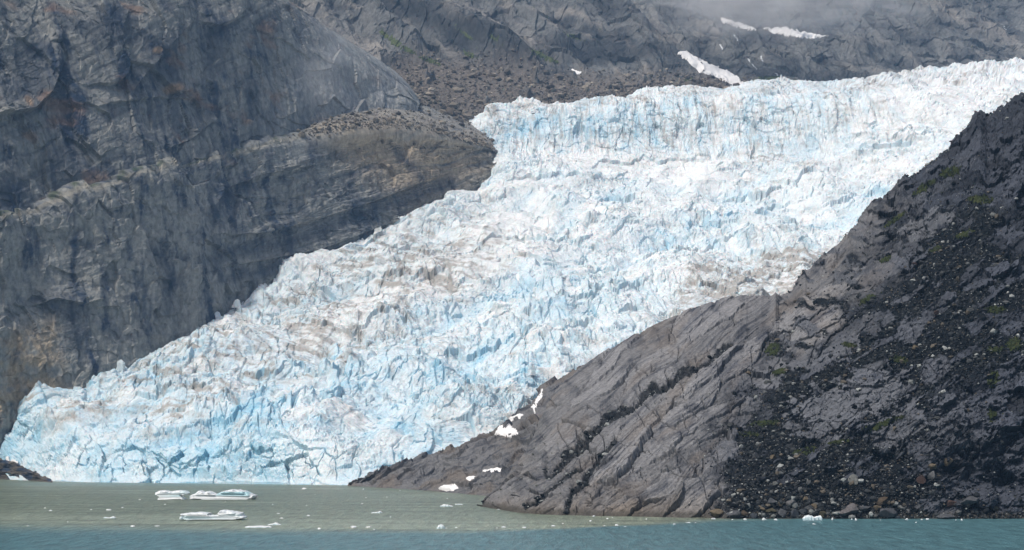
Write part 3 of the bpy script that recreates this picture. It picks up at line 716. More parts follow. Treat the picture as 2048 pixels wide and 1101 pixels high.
col = mix(np.broadcast_to(np.array([.13, .115, .10]), P.shape), dark, sm(-.2, .4, fbm(px / 22, py / 8, o=4, seed=736)))
lr = mesh_obj('foot_rock', Pd, orient(Pd, grid_faces(*px.shape)), M_ROCK, col)
tag(lr, 'low dark rock at the foot of the cliff left of the ice front', 'rock bank', kind='structure')
LR = dict(P=Pd, px=px, py=py, pp=proj(Pd), n=n)

# ==================================================================== things lying on the slopes
def biggest(f):
    by = {}
    for i, q in enumerate(f.tolist()):
        for v in q: by.setdefault(v, []).append(i)
    seen = np.zeros(len(f), int); k = 0
    for i in range(len(f)):
        if seen[i]: continue
        k += 1; st = [i]; seen[i] = k
        while st:
            for v in f[st.pop()].tolist():
                for j in by[v]:
                    if not seen[j]: seen[j] = k; st.append(j)
    return f[seen == np.argmax(np.bincount(seen)[1:]) + 1]

def drape(name, S, poly, thick, mat, col=None, wob=5, seed=1, smoothit=True):
    """A sheet of real thickness lying on surface S over the outline poly (survey coordinates)."""
    X2, Y2 = S['pp']
    nz = fbm(S['px'] / 9, S['py'] / 9, o=3, seed=seed) * wob
    x0, x1 = min(p[0] for p in poly) - 12, max(p[0] for p in poly) + 12; y0, y1 = min(p[1] for p in poly) - 12, max(p[1] for p in poly) + 12
    sel = (X2 > x0) & (X2 < x1) & (Y2 > y0) & (Y2 < y1)
    if not sel.any(): return None
    iv, iu = np.where(sel); a, b, c, d = iv.min(), iv.max() + 1, iu.min(), iu.max() + 1
    Pq = S['P'][a:b, c:d].copy(); N = S['n'][a:b, c:d]; xx, yy, zz = X2[a:b, c:d], Y2[a:b, c:d], nz[a:b, c:d]
    dist, _ = seg_dist(xx, yy, list(poly) + [poly[0]])
    sd = np.where(inside(xx, yy, poly), dist, -dist) + zz
    if smoothit:
        for _ in range(3):
            Pq[1:-1, 1:-1] = (Pq[1:-1, 1:-1] * 2 + Pq[:-2, 1:-1] + Pq[2:, 1:-1] + Pq[1:-1, :-2] + Pq[1:-1, 2:]) / 6
    h = thick * (sm(-.5, 4, sd) - .12)
    V = Pq + N * h[..., None]
    keep = sd > -1.2
    f = grid_faces(*xx.shape); k = keep.ravel()[f].all(1); f = f[k]
    if len(f) == 0: return None
    f = biggest(f)
    used, inv = np.unique(f, return_inverse=True)
    V = V.reshape(-1, 3)[used]; f = inv.reshape(-1, 4)
    nf = len(used)
    a3 = V[f]; nn_ = np.cross(a3[:, 1] - a3[:, 0], a3[:, 3] - a3[:, 0])
    if np.median((nn_ * N.reshape(-1, 3)[used][f[:, 0]]).sum(1)) < 0: f = f[:, ::-1]
    c = None if col is None else np.broadcast_to(np.array(col), V.shape)
    return mesh_obj(name, V, f, mat, c, smooth=True)

for poly, lab in (
    ([(1433,38),(1455,38),(1480,46),(1500,53),(1517,60),(1508,64),(1488,59),(1470,55),(1450,48)], 'slim slanting snow patch high on the mountain, left of the longer one'),
    ([(1521,54),(1545,57),(1570,55),(1600,64),(1630,68),(1658,72),(1640,77),(1600,77),(1570,73),(1545,67)], 'long pointed snow patch highest on the mountain under the mist'),
    ([(1350,105),(1370,103),(1400,118),(1420,128),(1445,138),(1470,152),(1500,172),(1470,174),(1445,162),(1425,152),(1400,146),(1385,132),(1365,116)], 'widest snow streak reaching down to the top edge of the glacier'),
    ([(1143,139),(1156,143),(1172,145),(1168,151),(1152,149)], 'tiny snow spot at the foot of the spur above the rubble')):
    o = drape('snow_patch', MT, poly, 4.0, M_SNOW, wob=4, seed=int(poly[0][0]))
    if o: tag(o, lab, 'snow patch', 'snow patches on the mountain and shore')
for poly, lab in (
    ([(985,872),(1000,852),(1018,848),(1030,858),(1042,872),(1020,878),(1005,872)], 'ragged snow patch in the middle of the brown bank below the ice edge'),
    ([(1062,815),(1072,800),(1085,780),(1084,795),(1072,812),(1070,830)], 'narrow upright snow strip in the cleft against the ice edge'),
    ([(1015,838),(1040,828),(1052,830),(1040,838),(1022,843)], 'thin snow streak just above the ragged patch on the brown bank'),
    ([(873,978),(890,970),(915,972),(918,979),(895,984)], 'small snow heap on the waterline of the brown bank'),
    ([(925,958),(945,952),(955,954),(940,962)], 'small snow sliver above the heap on the waterline'),
    ([(960,942),(985,938),(1012,936),(1005,942),(980,946)], 'long thin snow line right of the sliver on the brown bank')):
    o = drape('snow_patch', SR, poly, 1.6, M_SNOW, wob=3, seed=int(poly[0][0]))
    if o: tag(o, lab, 'snow patch', 'snow patches on the mountain and shore')
o = drape('snow_patch', LR, [(-10,905),(15,908),(40,920),(62,928),(55,936),(30,925),(0,917)], 2.5, M_SNOW, wob=3, seed=9)
if o: tag(o, 'snow bank on the dark rock under the left end of the ice front', 'snow patch', 'snow patches on the mountain and shore')
for pts, lab in (
    ([(1492,72),(1503,86),(1515,100),(1522,114),(1526,128)], 'tallest white meltwater thread below the two high snow patches'),
    ([(1468,70),(1474,78),(1478,88)], 'short meltwater thread left of the tallest one'),
    ([(1440,90),(1447,102)], 'faint short meltwater thread above the widest snow streak'),
    ([(1495,118),(1510,136),(1525,154)], 'slanting meltwater thread ending just above the glacier crest'),
    ([(1552,145),(1556,158)], 'lowest right meltwater thread above the glacier crest'),
    ([(1995,42),(2008,56),(2016,66)], 'white meltwater thread at the far right of the mountain')):
    wd = 1.7
    poly = [(x - wd, y) for x, y in pts] + [(x + wd, y) for x, y in pts[::-1]]
    o = drape('meltwater_stream', MT, poly, 1.2, M_STREAM, wob=.3, seed=int(pts[0][0]))
    if o: tag(o, lab, 'stream', 'meltwater threads on the mountain')

def patch_union(name, S, ells, thick, mat, base, seed, label):
    """Ground cover: ragged low growth over several ovals, as one object."""
    X2, Y2 = S['pp']; m = np.zeros_like(X2)
    for cx, cy, rx, ry, ang in ells:
        a = math.radians(ang); u = ((X2 - cx) * math.cos(a) + (Y2 - cy) * math.sin(a)) / rx; v = (-(X2 - cx) * math.sin(a) + (Y2 - cy) * math.cos(a)) / ry
        m = np.maximum(m, 1 - np.sqrt(u * u + v * v))
    m = m + .9 * fbm(S['px'] / 8, S['py'] / 5, o=5, seed=seed, gain=.8) - .22
    keep = (m > 0)
    V = S['P'] + S['n'] * (thick * (sm(0, .25, m) * (.6 + .8 * np.abs(perlin(S['px'] / 2.2, S['py'] / 2.2, seed=seed + 5))) - .1))[..., None]
    f = grid_faces(*X2.shape); f = f[keep.ravel()[f].all(1)]
    used, inv = np.unique(f, return_inverse=True); V = V.reshape(-1, 3)[used]; f = inv.reshape(-1, 4)
    a3 = V[f]; nn_ = np.cross(a3[:, 1] - a3[:, 0], a3[:, 3] - a3[:, 0])
    if np.median((nn_ * S['n'].reshape(-1, 3)[used][f[:, 0]]).sum(1)) < 0: f = f[:, ::-1]
    nz = fbm(V[:, 0] / 3, V[:, 1] / 3, V[:, 2] / 3, o=3, seed=seed + 9)
    c = np.array(base) * (1 + .7 * nz[:, None]) * np.array([1, 1, 1])
    c = mix(c, np.array([.10, .085, .035]), sm(.15, .5, nz) * .5)
    o = mesh_obj(name, V, f, mat, c); tag(o, label, 'grass', kind='stuff')
    return o
patch_union('grass', HS, [(1530,848,45,9,-5),(1500,870,30,8,0),(1610,903,36,11,-10),(1680,885,40,6,-8),(1770,848,60,9,-22),(1745,858,30,8,0),(1560,745,22,10,-20),(1545,700,24,18,-30),
    (1800,720,26,12,0),(1770,330+190,20,8,-30),(1850,375,40,12,-35),(1900,345,34,16,-20),(1790,440,40,8,-35),(2030,690,26,22,0),(1985,760,18,26,10),(1990,700,30,10,0),(1985,830,14,22,0),
    (1700,690,24,8,0),(1735,600,26,9,-30),(1930,470,30,10,-20),(1870,500,26,7,-20),(1960,400,40,14,0),(1990,620,30,12,0)], .7, M_GRASS, [.035, .045, .016], 801, 'dark green moss and grass on the ledges of the stony hillside')
patch_union('grass', MT, [(790,85,26,12,35),(770,70,18,8,30),(860,122,30,8,20),(1085,112,36,9,25),(1105,122,22,7,20),(940,110,24,8,20),(815,100,26,8,30),(1150,75,30,6,20),(990,78,22,8,30),(930,70,26,7,35),(1540,158,40,8,0),(1380,160,20,6,0)],
    1.2, M_GRASS, [.085, .105, .045], 811, 'faint green grass streaks on the lower slopes of the mountain')

# loose stones: nobody could count them
def ico():
    t = (1 + 5 ** .5) / 2
    v = np.array([(-1,t,0),(1,t,0),(-1,-t,0),(1,-t,0),(0,-1,t),(0,1,t),(0,-1,-t),(0,1,-t),(t,0,-1),(t,0,1),(-t,0,-1),(-t,0,1)], float)
    f = np.array([(0,11,5),(0,5,1),(0,1,7),(0,7,10),(0,10,11),(1,5,9),(5,11,4),(11,10,2),(10,7,6),(7,1,8),(3,9,4),(3,4,2),(3,2,6),(3,6,8),(3,8,9),(4,9,5),(2,4,11),(6,2,10),(8,6,7),(9,8,1)])
    return v / np.linalg.norm(v[0]), f
def scree(name, S, wgt, count, smin, smax, expo, tones, seed, label, mat):
    R = np.random.RandomState(seed)
    X2, Y2 = S['pp']
    w = (wgt * ((X2 > -60) & (X2 < 2110) & (Y2 > -40) & (S['P'][..., 2] > .3))).ravel()
    idx = R.choice(len(w), count, p=w / w.sum())
    c = S['P'].reshape(-1, 3)[idx] + R.normal(0, .4, (count, 3)) * [1, 1, 0]
    size = smin * (1 - R.rand(count)) ** (-1 / expo); size = np.minimum(size, smax)
    v, f = ico()
    v = v[None] * R.uniform(.65, 1.25, (count, 12, 1)) * R.uniform(.6, 1.2, (count, 1, 3))
    a = R.rand(count) * 6.28; ca_, sa_ = np.cos(a)[:, None], np.sin(a)[:, None]
    v = np.stack([v[..., 0] * ca_ - v[..., 1] * sa_, v[..., 0] * sa_ + v[..., 1] * ca_, v[..., 2] * .8], -1)
    V = c[:, None] + v * size[:, None, None] + S['n'].reshape(-1, 3)[idx][:, None] * (size * .25)[:, None, None]
    Fc = (np.arange(count)[:, None, None] * 12 + f[None]).reshape(-1, 3)
    t = np.array(tones)[R.choice(len(tones), count)] * R.uniform(.6, 1.35, (count, 1))
    colr = np.repeat(t, 12, 0)
    o = mesh_obj(name, V, Fc, mat, colr); tag(o, label, 'scree', kind='stuff'); return o
sw = HS['rub'] * sm(1420, 1480, HS['px']) + .10 * HS['slab'] * sm(1500, 1600, HS['px'])
foot = sm(960, 1030, HS['py'])
dk, md_, lt, tn = [.013, .015, .017], [.036, .039, .041], [.26, .27, .26], [.11, .095, .075]
scree('scree', HS, sw * (1 + 1.5 * foot), 30000, .20, 1.5, 2.2, [dk, dk, dk, md_, md_, md_, md_, lt, tn, [.08, .083, .083]], 31, 'dark loose rubble with pale stones covering the right hillside', M_STONE)
gl = (HS['left'] * HS['rub']) * sm(1500, 1440, HS['px'])
scree('scree', HS, gl, 900, .3, 1.6, 2.2, [dk, md_, md_, lt], 32, 'dark rubble filling the gully across the smooth slab', M_STONE)
lw = sm(560, 640, LC['px']) * sm(.45, .75, normals(LC['P'])[..., 2] * np.sign(np.median(normals(LC['P'])[..., 2]))) 
scree('scree', LC, lw * (LC['py'] < 300), 3500, .5, 4.5, 2.1, [[.15, .13, .105], [.20, .175, .14], [.10, .095, .09], [.28, .24, .19]], 34, 'tan broken blocks lying along the top of the left rock wall', M_STONE)
scree('scree', MT, MT['talus'] * sm(560, 640, MT['px']), 9000, .9, 7.5, 2.1, [[.145, .125, .105], [.20, .175, .145], [.11, .10, .09], [.30, .26, .21]], 33, 'brown boulder rubble on the bench above the left cliff', M_STONE)

# countable boulders
def boulder_mesh(rx, ry, rz, seed, flat=.35):
    import bmesh
    R = np.random.RandomState(seed)
    bm = bmesh.new(); bmesh.ops.create_icosphere(bm, subdivisions=3, radius=1)
    V = np.array([v.co[:] for v in bm.verts]); Fc = np.array([[v.index for v in f.verts] for f in bm.faces]); bm.free()
    for k in range(13):
        nn = R.normal(size=3); nn /= np.linalg.norm(nn); d = R.uniform(.42, .85)
        s = V @ nn; V = V - np.where(s > d, s - d, 0)[:, None] * nn
    V *= (1 + .035 * fbm(V[:, 0] * 2.5 + seed, V[:, 1] * 2.5, V[:, 2] * 2.5, o=3, seed=seed))[:, None]
    V /= np.abs(V).max(0)
    V[:, 2] = np.maximum(V[:, 2], -.75)
    return V * [rx, ry, rz], Fc
def hit(S, x, y):
    X2, Y2 = S['pp']; d = np.hypot(X2 - x, Y2 - y) + S['P'][..., 1] * .004
    return S['P'].reshape(-1, 3)[np.argmin(d)]
TONE = {'tan': (.23, .175, .115), 'grey': (.135, .13, .13), 'brown': (.13, .095, .065), 'dark grey': (.085, .088, .095), 'pale grey': (.22, .205, .195), 'olive brown': (.13, .11, .07), 'pinkish grey': (.20, .175, .165),
        'reddish brown': (.12, .075, .06), 'pale': (.28, .265, .235)}
BL = [(1433,1026,28,16,'tan','wedge-shaped tan boulder at the right foot of the smooth slab'),
 (1467,1029,26,15,'grey','low grey boulder just right of the tan wedge'),(1490,1027,16,12,'brown','small brown boulder between two grey ones on the shore'),
 (1509,1032,16,12,'dark grey','dark boulder at the waterline left of the big overhanging brown one'),(1523,1017,14,11,'tan','tan boulder leaning on the left end of the olive brown slab'),
 (1541,1020,26,11,'olive brown','flat olive brown boulder with a dark gap beneath it'),(1542,1004,18,15,'grey','rounded grey boulder above the flat olive brown one'),
 (1561,1007,11,9,'tan','small tan stone right of the rounded grey boulder'),(1583,1007,22,14,'pale grey','pale slanting boulder above the pair of upright grey ones'),
 (1565,1027,18,18,'grey','upright grey boulder, left of the darkest egg-shaped one'),(1589,1026,17,21,'dark grey','dark egg-shaped boulder standing at the water'),
 (1608,1023,18,15,'dark grey','dark boulder leaning right of the egg-shaped one'),(1617,1014,14,11,'grey','grey block above the white ice lumps on the shore'),
 (1629,1011,15,11,'tan','tan rounded boulder above and right of the grey block'),(1645,1027,17,14,'olive brown','olive boulder at the right end of the white ice lumps'),
 (1698,1020,40,23,'pinkish grey','largest flat-topped pinkish boulder of the shore'),(1728,1017,22,11,'grey','long grey stone touching the right side of the largest boulder'),
 (1753,1013,17,13,'tan','tan boulder between the long grey stone and the brown one'),(1766,1001,26,14,'brown','brown sharp-edged boulder resting on the upper shore'),
 (1777,1025,38,18,'grey','wide grey diamond-shaped boulder overhanging the waterline'),(1801,1015,12,8,'pale','small cream stone right of the diamond-shaped boulder'),
 (1835,1015,15,12,'grey','rounded grey boulder right of the cream stone'),(1815,1023,12,9,'pale grey','small pale stone below and left of the rounded grey boulder'),
 (1904,1008,20,13,'reddish brown','reddish boulder under the dark overhang'),(1943,1001,44,15,'grey','long slab-shaped boulder under the dark overhang'),
 (1888,1031,38,10,'grey','long low boulder awash below the reddish one'),(1792,1036,16,7,'dark grey','dark low stone awash at the water'),(1989,1018,18,11,'olive brown','olive boulder nearest the right edge of the shore'),
 (1708,960,22,21,'pale','round pale striped boulder alone in the middle of the dark rubble'),(1555,943,13,11,'pale grey','pale boulder in the rubble left of the striped one'),
 (1549,969,11,9,'pale','small pale stone in the rubble straight below the pale boulder'),(1612,998,12,10,'tan','tan stone at the top of the shore row below the rubble'),
 (1509,911,15,13,'grey','grey boulder under the grassy ledge at the left top of the rubble'),(1546,912,13,11,'tan','tan boulder right of the grey one under the grassy ledge'),
 (1843,959,20,16,'reddish brown','dark red-brown boulder at the right end of the rubble'),(1865,950,18,16,'pale grey','pale cracked boulder touching the red-brown one'),
 (1866,933,19,12,'tan','tan boulder above the pale cracked one'),(1895,923,20,16,'tan','bright tan boulder at the lip of the dark overhang'),
 (1535,765,15,9,'pale','pale stone beside the grass left of the great slab'),(1830,695,12,9,'tan','tan stone in the upper rubble'),(1500,747,15,8,'tan','cream boulder on the left edge of the rubble'),
 (1870,625,12,9,'reddish brown','rusty stone in the upper rubble right of centre'),(1828,527,10,8,'reddish brown','small rusty stone high on the hillside')]
for i, (x, y, w, h, tone, lab) in enumerate(BL):
    c = hit(HS, x, y + h * .3); k = c[1] / F
    V, Fc = boulder_mesh(w * k * .56, w * k * .45, h * k * .62, 900 + i)
    a = rng.uniform(-.4, .4); V = V @ np.array([[math.cos(a*.3), 0, math.sin(a*.3)], [0, 1, 0], [-math.sin(a*.3), 0, math.cos(a*.3)]])
    t = np.array(TONE[tone]) * [.60, .64, .68]
    cl_ = t * (1 + .35 * fbm(V[:, 0] / 1.2 + i, V[:, 1] / 1.2, V[:, 2] / .7, o=3, seed=77))[:, None]
    o = mesh_obj('boulder', V, Fc, M_STONE, cl_)
    o.location = (c[0], c[1] - w * k * .1, max(c[2], 0) + h * k * .22)
    tag(o, lab, 'boulder', 'boulders on the right hillside and shore')

# ==================================================================== WATER
gx = np.concatenate([np.linspace(-5000, -420, 30), np.linspace(-400, 420, 420), np.linspace(440, 5000, 30)])
gy = np.concatenate([np.linspace(-400, 370, 14), np.geomspace(378, 1420, 520), np.linspace(1440, 4600, 14)])
XX, YY = np.meshgrid(gx, gy)
bx = 1024 + F * XX / np.maximum(YY, 50)
by = np.interp(bx, [-200, 0, 250, 500, 900, 1000, 1150, 1300, 1420, 1520, 1650, 2300], [1061, 1061, 1063, 1066, 1067, 1064, 1058, 1052, 1044, 1040, 1036, 1030])
yb = 78000 / (by - 900)
ft = fbm(XX / 60, YY / 60, o=4, seed=150)
sw_ = np.interp(bx, [0, 700, 1200, 1500], [80, 30, 10, 45])
silt = sm(-.4, 1, (YY - yb + 7 * ft + 6 * fbm(XX / 25, YY / 6, o=4, seed=153)) / sw_)
far = sm(60, 200, YY - yb + 60 * ft + .12 * (XX + 200))
strk = fbm(XX / 90, YY / 14, o=5, seed=151, gain=.6)
near_c, silt_c, far_c = np.array([.085, .185, .205]), np.array([.26, .30, .225]), np.array([.15, .18, .125])
col = mix(mix(np.broadcast_to(near_c, XX.shape + (3,)), silt_c, silt), far_c, far)
col = mix(col, silt_c * 1.1, silt * .7 * sm(.05, .4, strk)); col = mix(col, far_c * .7, silt * .7 * sm(.05, .4, -strk))
icy = sm(1060, 1130, YY + 40 * ft) * sm(-420, -300, XX) ; col = mix(col, np.array([.16, .26, .26]), icy * .6)
mw = bpy.data.materials.new('fjord_water'); mw.use_nodes = True; nt = mw.node_tree; L = nt.links; b = nt.nodes['Principled BSDF']
at = nd(nt, 'ShaderNodeAttribute', attribute_name='Col'); tc = nd(nt, 'ShaderNodeTexCoord')
m1 = nd(nt, 'ShaderNodeMapping'); m1.inputs['Scale'].default_value = (.30, .07, 1); L.new(tc.outputs['Object'], m1.inputs['Vector'])
n1 = nd(nt, 'ShaderNodeTexNoise', Scale=1.0, Detail=6, Roughness=.65); L.new(m1.outputs[0], n1.inputs['Vector'])
bp = nd(nt, 'ShaderNodeBump', Strength=1.0, Distance=2.5); L.new(n1.outputs['Fac'], bp.inputs['Height']); L.new(bp.outputs[0], b.inputs['Normal'])
mr = nd(nt, 'ShaderNodeMapRange'); mr.inputs['From Min'].default_value = .3; mr.inputs['From Max'].default_value = .7; mr.inputs['To Min'].default_value = .6; mr.inputs['To Max'].default_value = 1.4
L.new(n1.outputs['Fac'], mr.inputs['Value'])
mx = nd(nt, 'ShaderNodeMix', data_type='RGBA', blend_type='MULTIPLY'); mx.inputs['Factor'].default_value = 1
L.new(at.outputs['Color'], mx.inputs['A']); L.new(mr.outputs[0], mx.inputs['B']); L.new(mx.outputs['Result'], b.inputs['Base Color'])
b.inputs['Roughness'].default_value = .32; b.inputs['IOR'].default_value = 1.33; b.inputs['Specular IOR Level'].default_value = .25
ZZ = .12 * fbm(XX / 7, YY / 9, o=3, seed=152)
water = mesh_obj('water', np.stack([XX, YY, ZZ], -1), orient(np.stack([XX, YY, ZZ], -1), grid_faces(*XX.shape)), mw, col, smooth=True)
tag(water, 'milky green fjord water turning teal in the foreground', 'water', kind='structure')

# ==================================================================== ICE FLOES
def floe(px0, px1, pyb, prof, seed, deep=.5, notch=0.0, blue_=None):
    """A floating floe: prof = (fraction along, height in survey px); rounded, with an undercut near the water."""
    d = 78000 / (pyb - 900); k = d / F; Lm = (px1 - px0) * k; cx = ((px0 + px1) / 2 - 1024) * k
    ns, na = 90, 30
    s = np.linspace(0, 1, ns); hs = np.interp(s, [p[0] for p in prof], [p[1] for p in prof]) * k
    hs = hs * (1 + .18 * fbm(s * 12 + seed, s * 0 + seed, o=3, seed=seed))
    wd = Lm * deep * np.sqrt(np.clip(1 - (2 * s - 1) ** 6, .03, 1)) * (.8 + .35 * fbm(s * 5, s * 0 + seed * 1.7, o=2, seed=seed + 1))
    t = np.linspace(0, np.pi, na)
    S_, T_ = np.meshgrid(s, t, indexing='ij')
    fr = np.sin(T_) ** .55
    yy = -np.cos(T_) * np.abs(np.cos(T_)) ** -.25 * wd[:, None] * .5
    zz = fr * hs[:, None]
    und = notch * np.exp(-((fr - .38) / .2) ** 2)
    yy = yy * (1 - und * .5)
    xx = (S_ - .5) * Lm * (1 - .10 * und)
    q = worley(xx / 1.6 + seed, yy / 1.6 + zz, seed + 3)
    zz = zz + np.where(fr > .15, .22 * (q[2] - .5) + .3 * q[3], 0) * min(1, hs.max() / 2.5) * 1.2
    zz = np.where((T_ < .02) | (T_ > np.pi - .02), -.6, zz)
    V = np.stack([xx, yy, zz], -1)
    nn = normals(V); nn = nn if np.median(nn[..., 2]) > 0 else -nn
    wl_ = sm(.6, .2, nn[..., 2]) * .45 + .25 * sm(0, .5, fbm(xx / 3, yy / 3 + zz, o=3, seed=seed))
    if blue_: wl_ = wl_ + .6 * ((S_ > blue_[0]) & (S_ < blue_[1])) * sm(.9, .3, fr) * sm(.1, .4, fr)
    c = mix(np.broadcast_to(np.array([.86, .87, .87]), V.shape), np.array([.42, .66, .72]), np.clip(wl_, 0, 1))
    o = mesh_obj('ice_floe', V, orient(V, grid_faces(ns, na)), M_FLOE, c, smooth=False)
    o.location = (cx, d + Lm * deep * .3, 0)
    return o
GR = 'floating ice on the fjord'
def berg(outline, pyb, deep, seed, tint):
    """A floe modelled from its outline: rounded through its depth, with a foot at the water and a rough skin."""
    from mathutils.geometry import tessellate_polygon
    d = 78000 / (pyb - 900); k = d / F
    o = np.array([(270 + x / 6.83, 960 + y / 6.83) for x, y in outline])
    o = np.stack([(o[:, 0] - 1024) * k, np.maximum((pyb - o[:, 1]) * k, -.3)], -1)
    cx = o[:, 0].mean(); o[:, 0] -= cx; L_ = np.ptp(o[:, 0]); hm = o[:, 1].max()
    pts = []
    for i in range(len(o)):
        p, q = o[i], o[(i + 1) % len(o)]; n_ = max(2, int(np.linalg.norm(q - p) / .22))
        pts += [p + (q - p) * j / n_ for j in range(n_)]
    pts = np.array(pts); m = len(pts)
    rings = [(-1, .72), (-.96, .84), (-.85, .93), (-.6, .985), (-.2, 1), (.2, 1), (.6, .985), (.85, .93), (1, .78)]
    base = np.array([0, hm * .25]); V = []
    for t, sc in rings:
        r = base + (pts - base) * [1 - (1 - sc) * .5, sc]
        r[:, 1] = np.where(pts[:, 1] < .05, pts[:, 1], r[:, 1])
        foot = 1.0 - .30 * np.clip(r[:, 1] / hm, 0, 1)
        w_ = deep * L_ * .5 * foot * (1 + .35 * fbm(r[:, 0] / 2.5, r[:, 1] * 0 + seed, o=3, seed=seed))
        V.append(np.stack([r[:, 0], t * w_, r[:, 1]], -1))
    V = np.array(V).reshape(-1, 3); nr = len(rings)
    nz = np.stack([fbm(V[:, 0] / 1.3 + 9 * i, V[:, 1] / 1.3, V[:, 2] / .9, o=4, seed=seed + i, gain=.6) for i in range(3)], -1)
    V = V + nz * [.5, .8, .34] * np.clip(V[:, 2:3] / .6, 0, 1)
    f = [(r * m + j, r * m + (j + 1) % m, (r + 1) * m + (j + 1) % m, (r + 1) * m + j) for r in range(nr - 1) for j in range(m)]
    for r in (0, nr - 1):
        f += [tuple(r * m + i for i in t) for t in tessellate_polygon([[Vector((*p, 0)) for p in pts]])]
    mean = np.full(len(V), .02) + .25 * sm(0, .5, fbm(V[:, 0] / 2, V[:, 1] / 2, V[:, 2] / 1.2, o=3, seed=seed + 7))
    for x0, y0, x1, y1, am in tint:
        X0, X1 = ((270 + x / 6.83 - 1024) * k - cx for x in (x0, x1)); Z1, Z0 = ((pyb - 960 - y / 6.83) * k for y in (y0, y1))
        mean = mean + am * sm(X0 - .6, X0 + .6, V[:, 0]) * sm(X1 + .6, X1 - .6, V[:, 0]) * sm(Z0 - .3, Z0 + .3, V[:, 2]) * sm(Z1 + .3, Z1 - .3, V[:, 2])
    c = mix(np.broadcast_to(np.array([.86, .875, .87]), V.shape), np.array([.42, .66, .70]), np.clip(mean, 0, 1))
    ob = mesh_any('ice_floe', V, f, M_FLOE, c)
    import bmesh
    bm = bmesh.new(); bm.from_mesh(ob.data); bmesh.ops.recalc_face_normals(bm, faces=bm.faces); bm.to_mesh(ob.data); bm.free()
    ob.location = (cx, d + deep * L_ * .4, 0)
    return ob
tag(berg([(300,270),(315,245),(330,235),(300,222),(265,200),(268,178),(300,158),(345,148),(420,147),(455,160),(480,165),(520,152),(600,148),(680,152),(715,172),(722,185),(690,192),(640,185),(612,195),(620,225),(650,250),(668,272)],
    999.5, .55, 21, [(440, 180, 620, 230, .5), (610, 150, 730, 195, .35)]), 'undercut white ice floe with an overhanging ledge, left of the largest', 'ice floe', GR)
tag(berg([(740,262),(735,225),(760,208),(800,190),(830,165),(860,148),(900,170),(925,178),(950,165),(980,158),(1020,172),(1060,195),(1100,205),(1120,190),(1160,170),(1220,150),(1290,138),(1340,135),(1380,145),(1405,133),(1440,148),(1500,155),(1550,180),(1600,208),(1640,215),(1635,245),(1600,272),(1500,272),(1100,272),(900,270)],
    999.5, .42, 22, [(1110, 165, 1320, 248, .75), (1350, 165, 1560, 225, .8), (860, 240, 1100, 262, .35)]), 'largest ice floe, two white humps joined to a blue hollow arch', 'ice floe', GR)
tag(berg([(600,540),(595,515),(640,495),(700,480),(610,482),(605,468),(660,462),(720,456),(780,455),(850,445),(950,452),(990,462),(960,472),(900,472),(880,480),(960,485),(1040,492),(1100,488),(1150,480),(1180,470),(1150,440),(1150,425),(1180,415),(1280,425),(1380,445),(1450,455),(1455,490),(1490,510),(1495,522),(1450,540),(1300,548),(1130,550),(770,550),(700,555)],
    1041, .42, 23, [(600, 500, 720, 545, .4), (1180, 470, 1460, 500, .35)]), 'long flat ice floe with a square block on its right end, nearest of the large', 'ice floe', GR)
tag(floe(489, 543, 1056, [(0,2),(.1,3),(.5,3.5),(.9,3),(1,1.5)], 9, .5), 'very thin sheet of ice lying right of the near floe with the block', 'ice floe', GR)
tag(floe(535, 562, 1051, [(0,1.5),(.3,3),(.55,5),(.8,3),(1,1.5)], 10, .5), 'small peaked ice sheet touching the right end of the thin sheet', 'ice floe', GR)
tag(floe(742, 765, 1027, [(0,1),(.3,2),(.6,3),(.8,5),(1,1)], 11, .5), 'flat greenish ice piece with one raised tip, alone in mid water', 'ice floe', GR)
tag(floe(880, 906, 1014, [(0,2),(.3,5),(.6,4),(1,1)], 12, .6), 'half-sunk grey ice piece off the smooth rock point', 'ice floe', GR)
tag(floe(910, 926, 1010, [(0,1.5),(.5,2),(1,1.5)], 13, .5), 'thin white ice strip behind the half-sunk grey piece', 'ice floe', GR)
tag(floe(873, 890, 1058, [(0,3),(.2,7),(.5,9),(.8,7),(1,2)], 14, .8), 'rounded white ice lump on the edge of the silty water', 'ice floe', GR)
tag(floe(1606, 1630, 1041, [(0,3),(.2,9),(.5,10),(.8,9),(1,5)], 15, .7), 'large white ice lump stranded below the shore boulders', 'ice floe', GR)
tag(floe(1626, 1646, 1040, [(0,3),(.4,6),(.75,9),(1,3)], 16, .7), 'white ice lump joined to the right side of the stranded one', 'ice floe', GR)
tag(floe(206, 231, 1037, [(0,1),(.2,2.5),(.5,1.5),(.8,4),(1,1)], 17, .5), 'low two-tipped ice sheet left of the near floe with the block', 'ice floe', GR)
